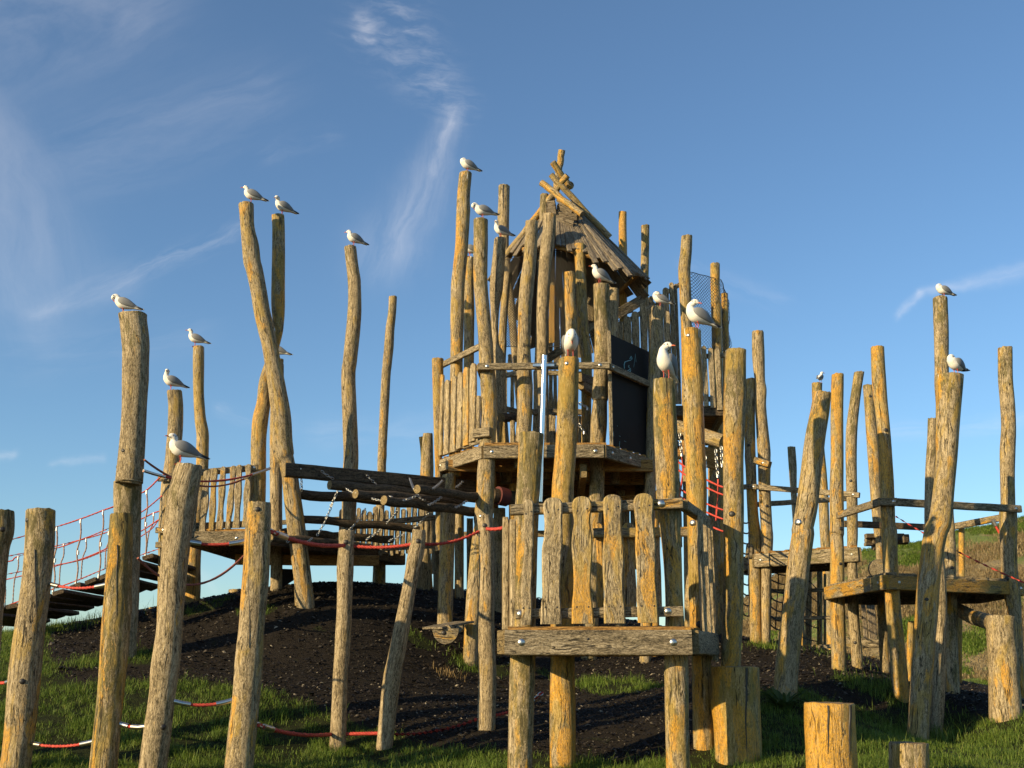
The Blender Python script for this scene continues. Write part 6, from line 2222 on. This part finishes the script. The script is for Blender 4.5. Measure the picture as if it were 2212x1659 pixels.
# ------------------------------------------------------------------ plants
def strap_leaf(mb, p0, d, L, w, droop, rnd):
    d = Vector((d[0], d[1], 0)).normalized()
    sd = Vector((-d.y, d.x, 0))
    n = 6
    prev = None
    for i in range(n + 1):
        f = i / n
        c = Vector(p0) + d * (L * (.55 * f + .25 * f * f)) + Vector((0, 0, L * (1.0 * f - droop * f * f)))
        ww = w * (.35 + 1.3 * f) * (1 - f) ** .6 + .001
        row = [c - sd * ww, c - Vector((0, 0, ww * .35)), c + sd * ww]
        if prev is not None:
            b = [*prev, *row]
            mb.add(b, [(0, 1, 4, 3), (1, 2, 5, 4)], wear=(rnd, f, 0))
        prev = row


wp = at(1692, 1515, (ghit(1692, 1515) or 11.2) - .1)
mb = MB()
for i in range(64):
    a = random.uniform(0, 6.28)
    rr = random.uniform(0, .07)
    p = Vector((wp.x + rr * math.cos(a) * 1.3, wp.y - .1 + rr * math.sin(a), 0))
    p.z = gz(p.x, p.y) - .01
    strap_leaf(mb, p, (math.cos(a), math.sin(a)), random.uniform(.14, .34), random.uniform(.014, .026), random.uniform(.25, .8), random.uniform(.1, .8))
wd = mb.build('weed_plant', M['weed'], None, (wp.x, wp.y - .1, gz(wp.x, wp.y)))
tag(wd, 'clump of broad dock leaves at the foot of the thick leaning post', 'weed')

# small leafless shrub beyond the left slope
sb = at(12, 1392, 17.0)
sb.z = gz(sb.x, sb.y)
mb = MB()


def twig(p, d, L, r, lv):
    q = p + d * L
    mid = p + d * L * .5 + Vector((random.uniform(-1, 1), random.uniform(-1, 1), random.uniform(-1, 1))) * L * .06
    tube(mb, [p, mid, q], lambda f: r * (1 - .4 * f), 4, caps=(False, False))
    if lv == 0: return
    for _ in range(3):
        dd = (d + Vector((random.uniform(-.7, .7), random.uniform(-.7, .7), random.uniform(-.1, .6)))).normalized()
        twig(p + d * L * random.uniform(.5, 1.0), dd, L * random.uniform(.5, .75), r * .6, lv - 1)


for k in range(7):
    twig(sb + Vector((random.uniform(-.25, .25), random.uniform(-.2, .2), -.05)), Vector((random.uniform(-.5, .5), random.uniform(-.3, .3), 1)).normalized(), random.uniform(.28, .4), .010, 3)
sbo = mb.build('bare_shrub', M['twig'], None, sb)
tag(sbo, 'small leafless shrub behind the grassy slope under the rope bridge', 'shrub')
# taller grass tufts on crests, around posts and stumps
def tuft(px, py, n, h, sp, label, Y=None, mat='grass', w=.006):
    Yh = Y or ghit(px, py)
    if not Yh: return
    p = at(px, py, Yh)
    P = np.stack([p.x + rng.normal(0, sp, n), p.y + rng.normal(0, sp, n), np.zeros(n)], 1)
    P[:, 2] = gz_arr(P[:, 0], P[:, 1]) - .01
    o_ = blades('grass_tuft', P, np.full(n, h), w, M[mat], .75)
    tag(o_, label, 'grass tuft', 'longer grass tufts', None)
    o_['kind'] = 'stuff'


tuft(180, 1349, 260, .20, .45, 'long seeding grass on the left crest of the mound', 15.0)
tuft(118, 1362, 200, .16, .3, 'long grass beside the soil on the left crest', 14.6)
tuft(2010, 1600, 320, .20, .14, 'long pale grass around the foot of the pale grey post')
tuft(1970, 1640, 260, .16, .16, 'grass around the lowest stump')
tuft(1985, 1520, 160, .13, .2, 'grass on the soil edge behind the bent orange post')
tuft(60, 1655, 300, .13, .2, 'grass at the foot of the leftmost full rope post', 8.9)
tuft(1285, 1480, 240, .13, .16, 'grass under the front lookout deck by the hidden post')
tuft(1890, 1482, 220, .14, .22, 'grass tuft on the soil left of the sloping orange post')
tuft(1010, 1440, 180, .09, .16, 'grass around the tower corner leg')
tuft(1655, 1396, 120, .12, .2, 'grass at the feet of the two posts of the smaller platform')
tuft(1800, 1425, 120, .12, .25, 'grass tuft on the crest below the smaller platform', 15.6)
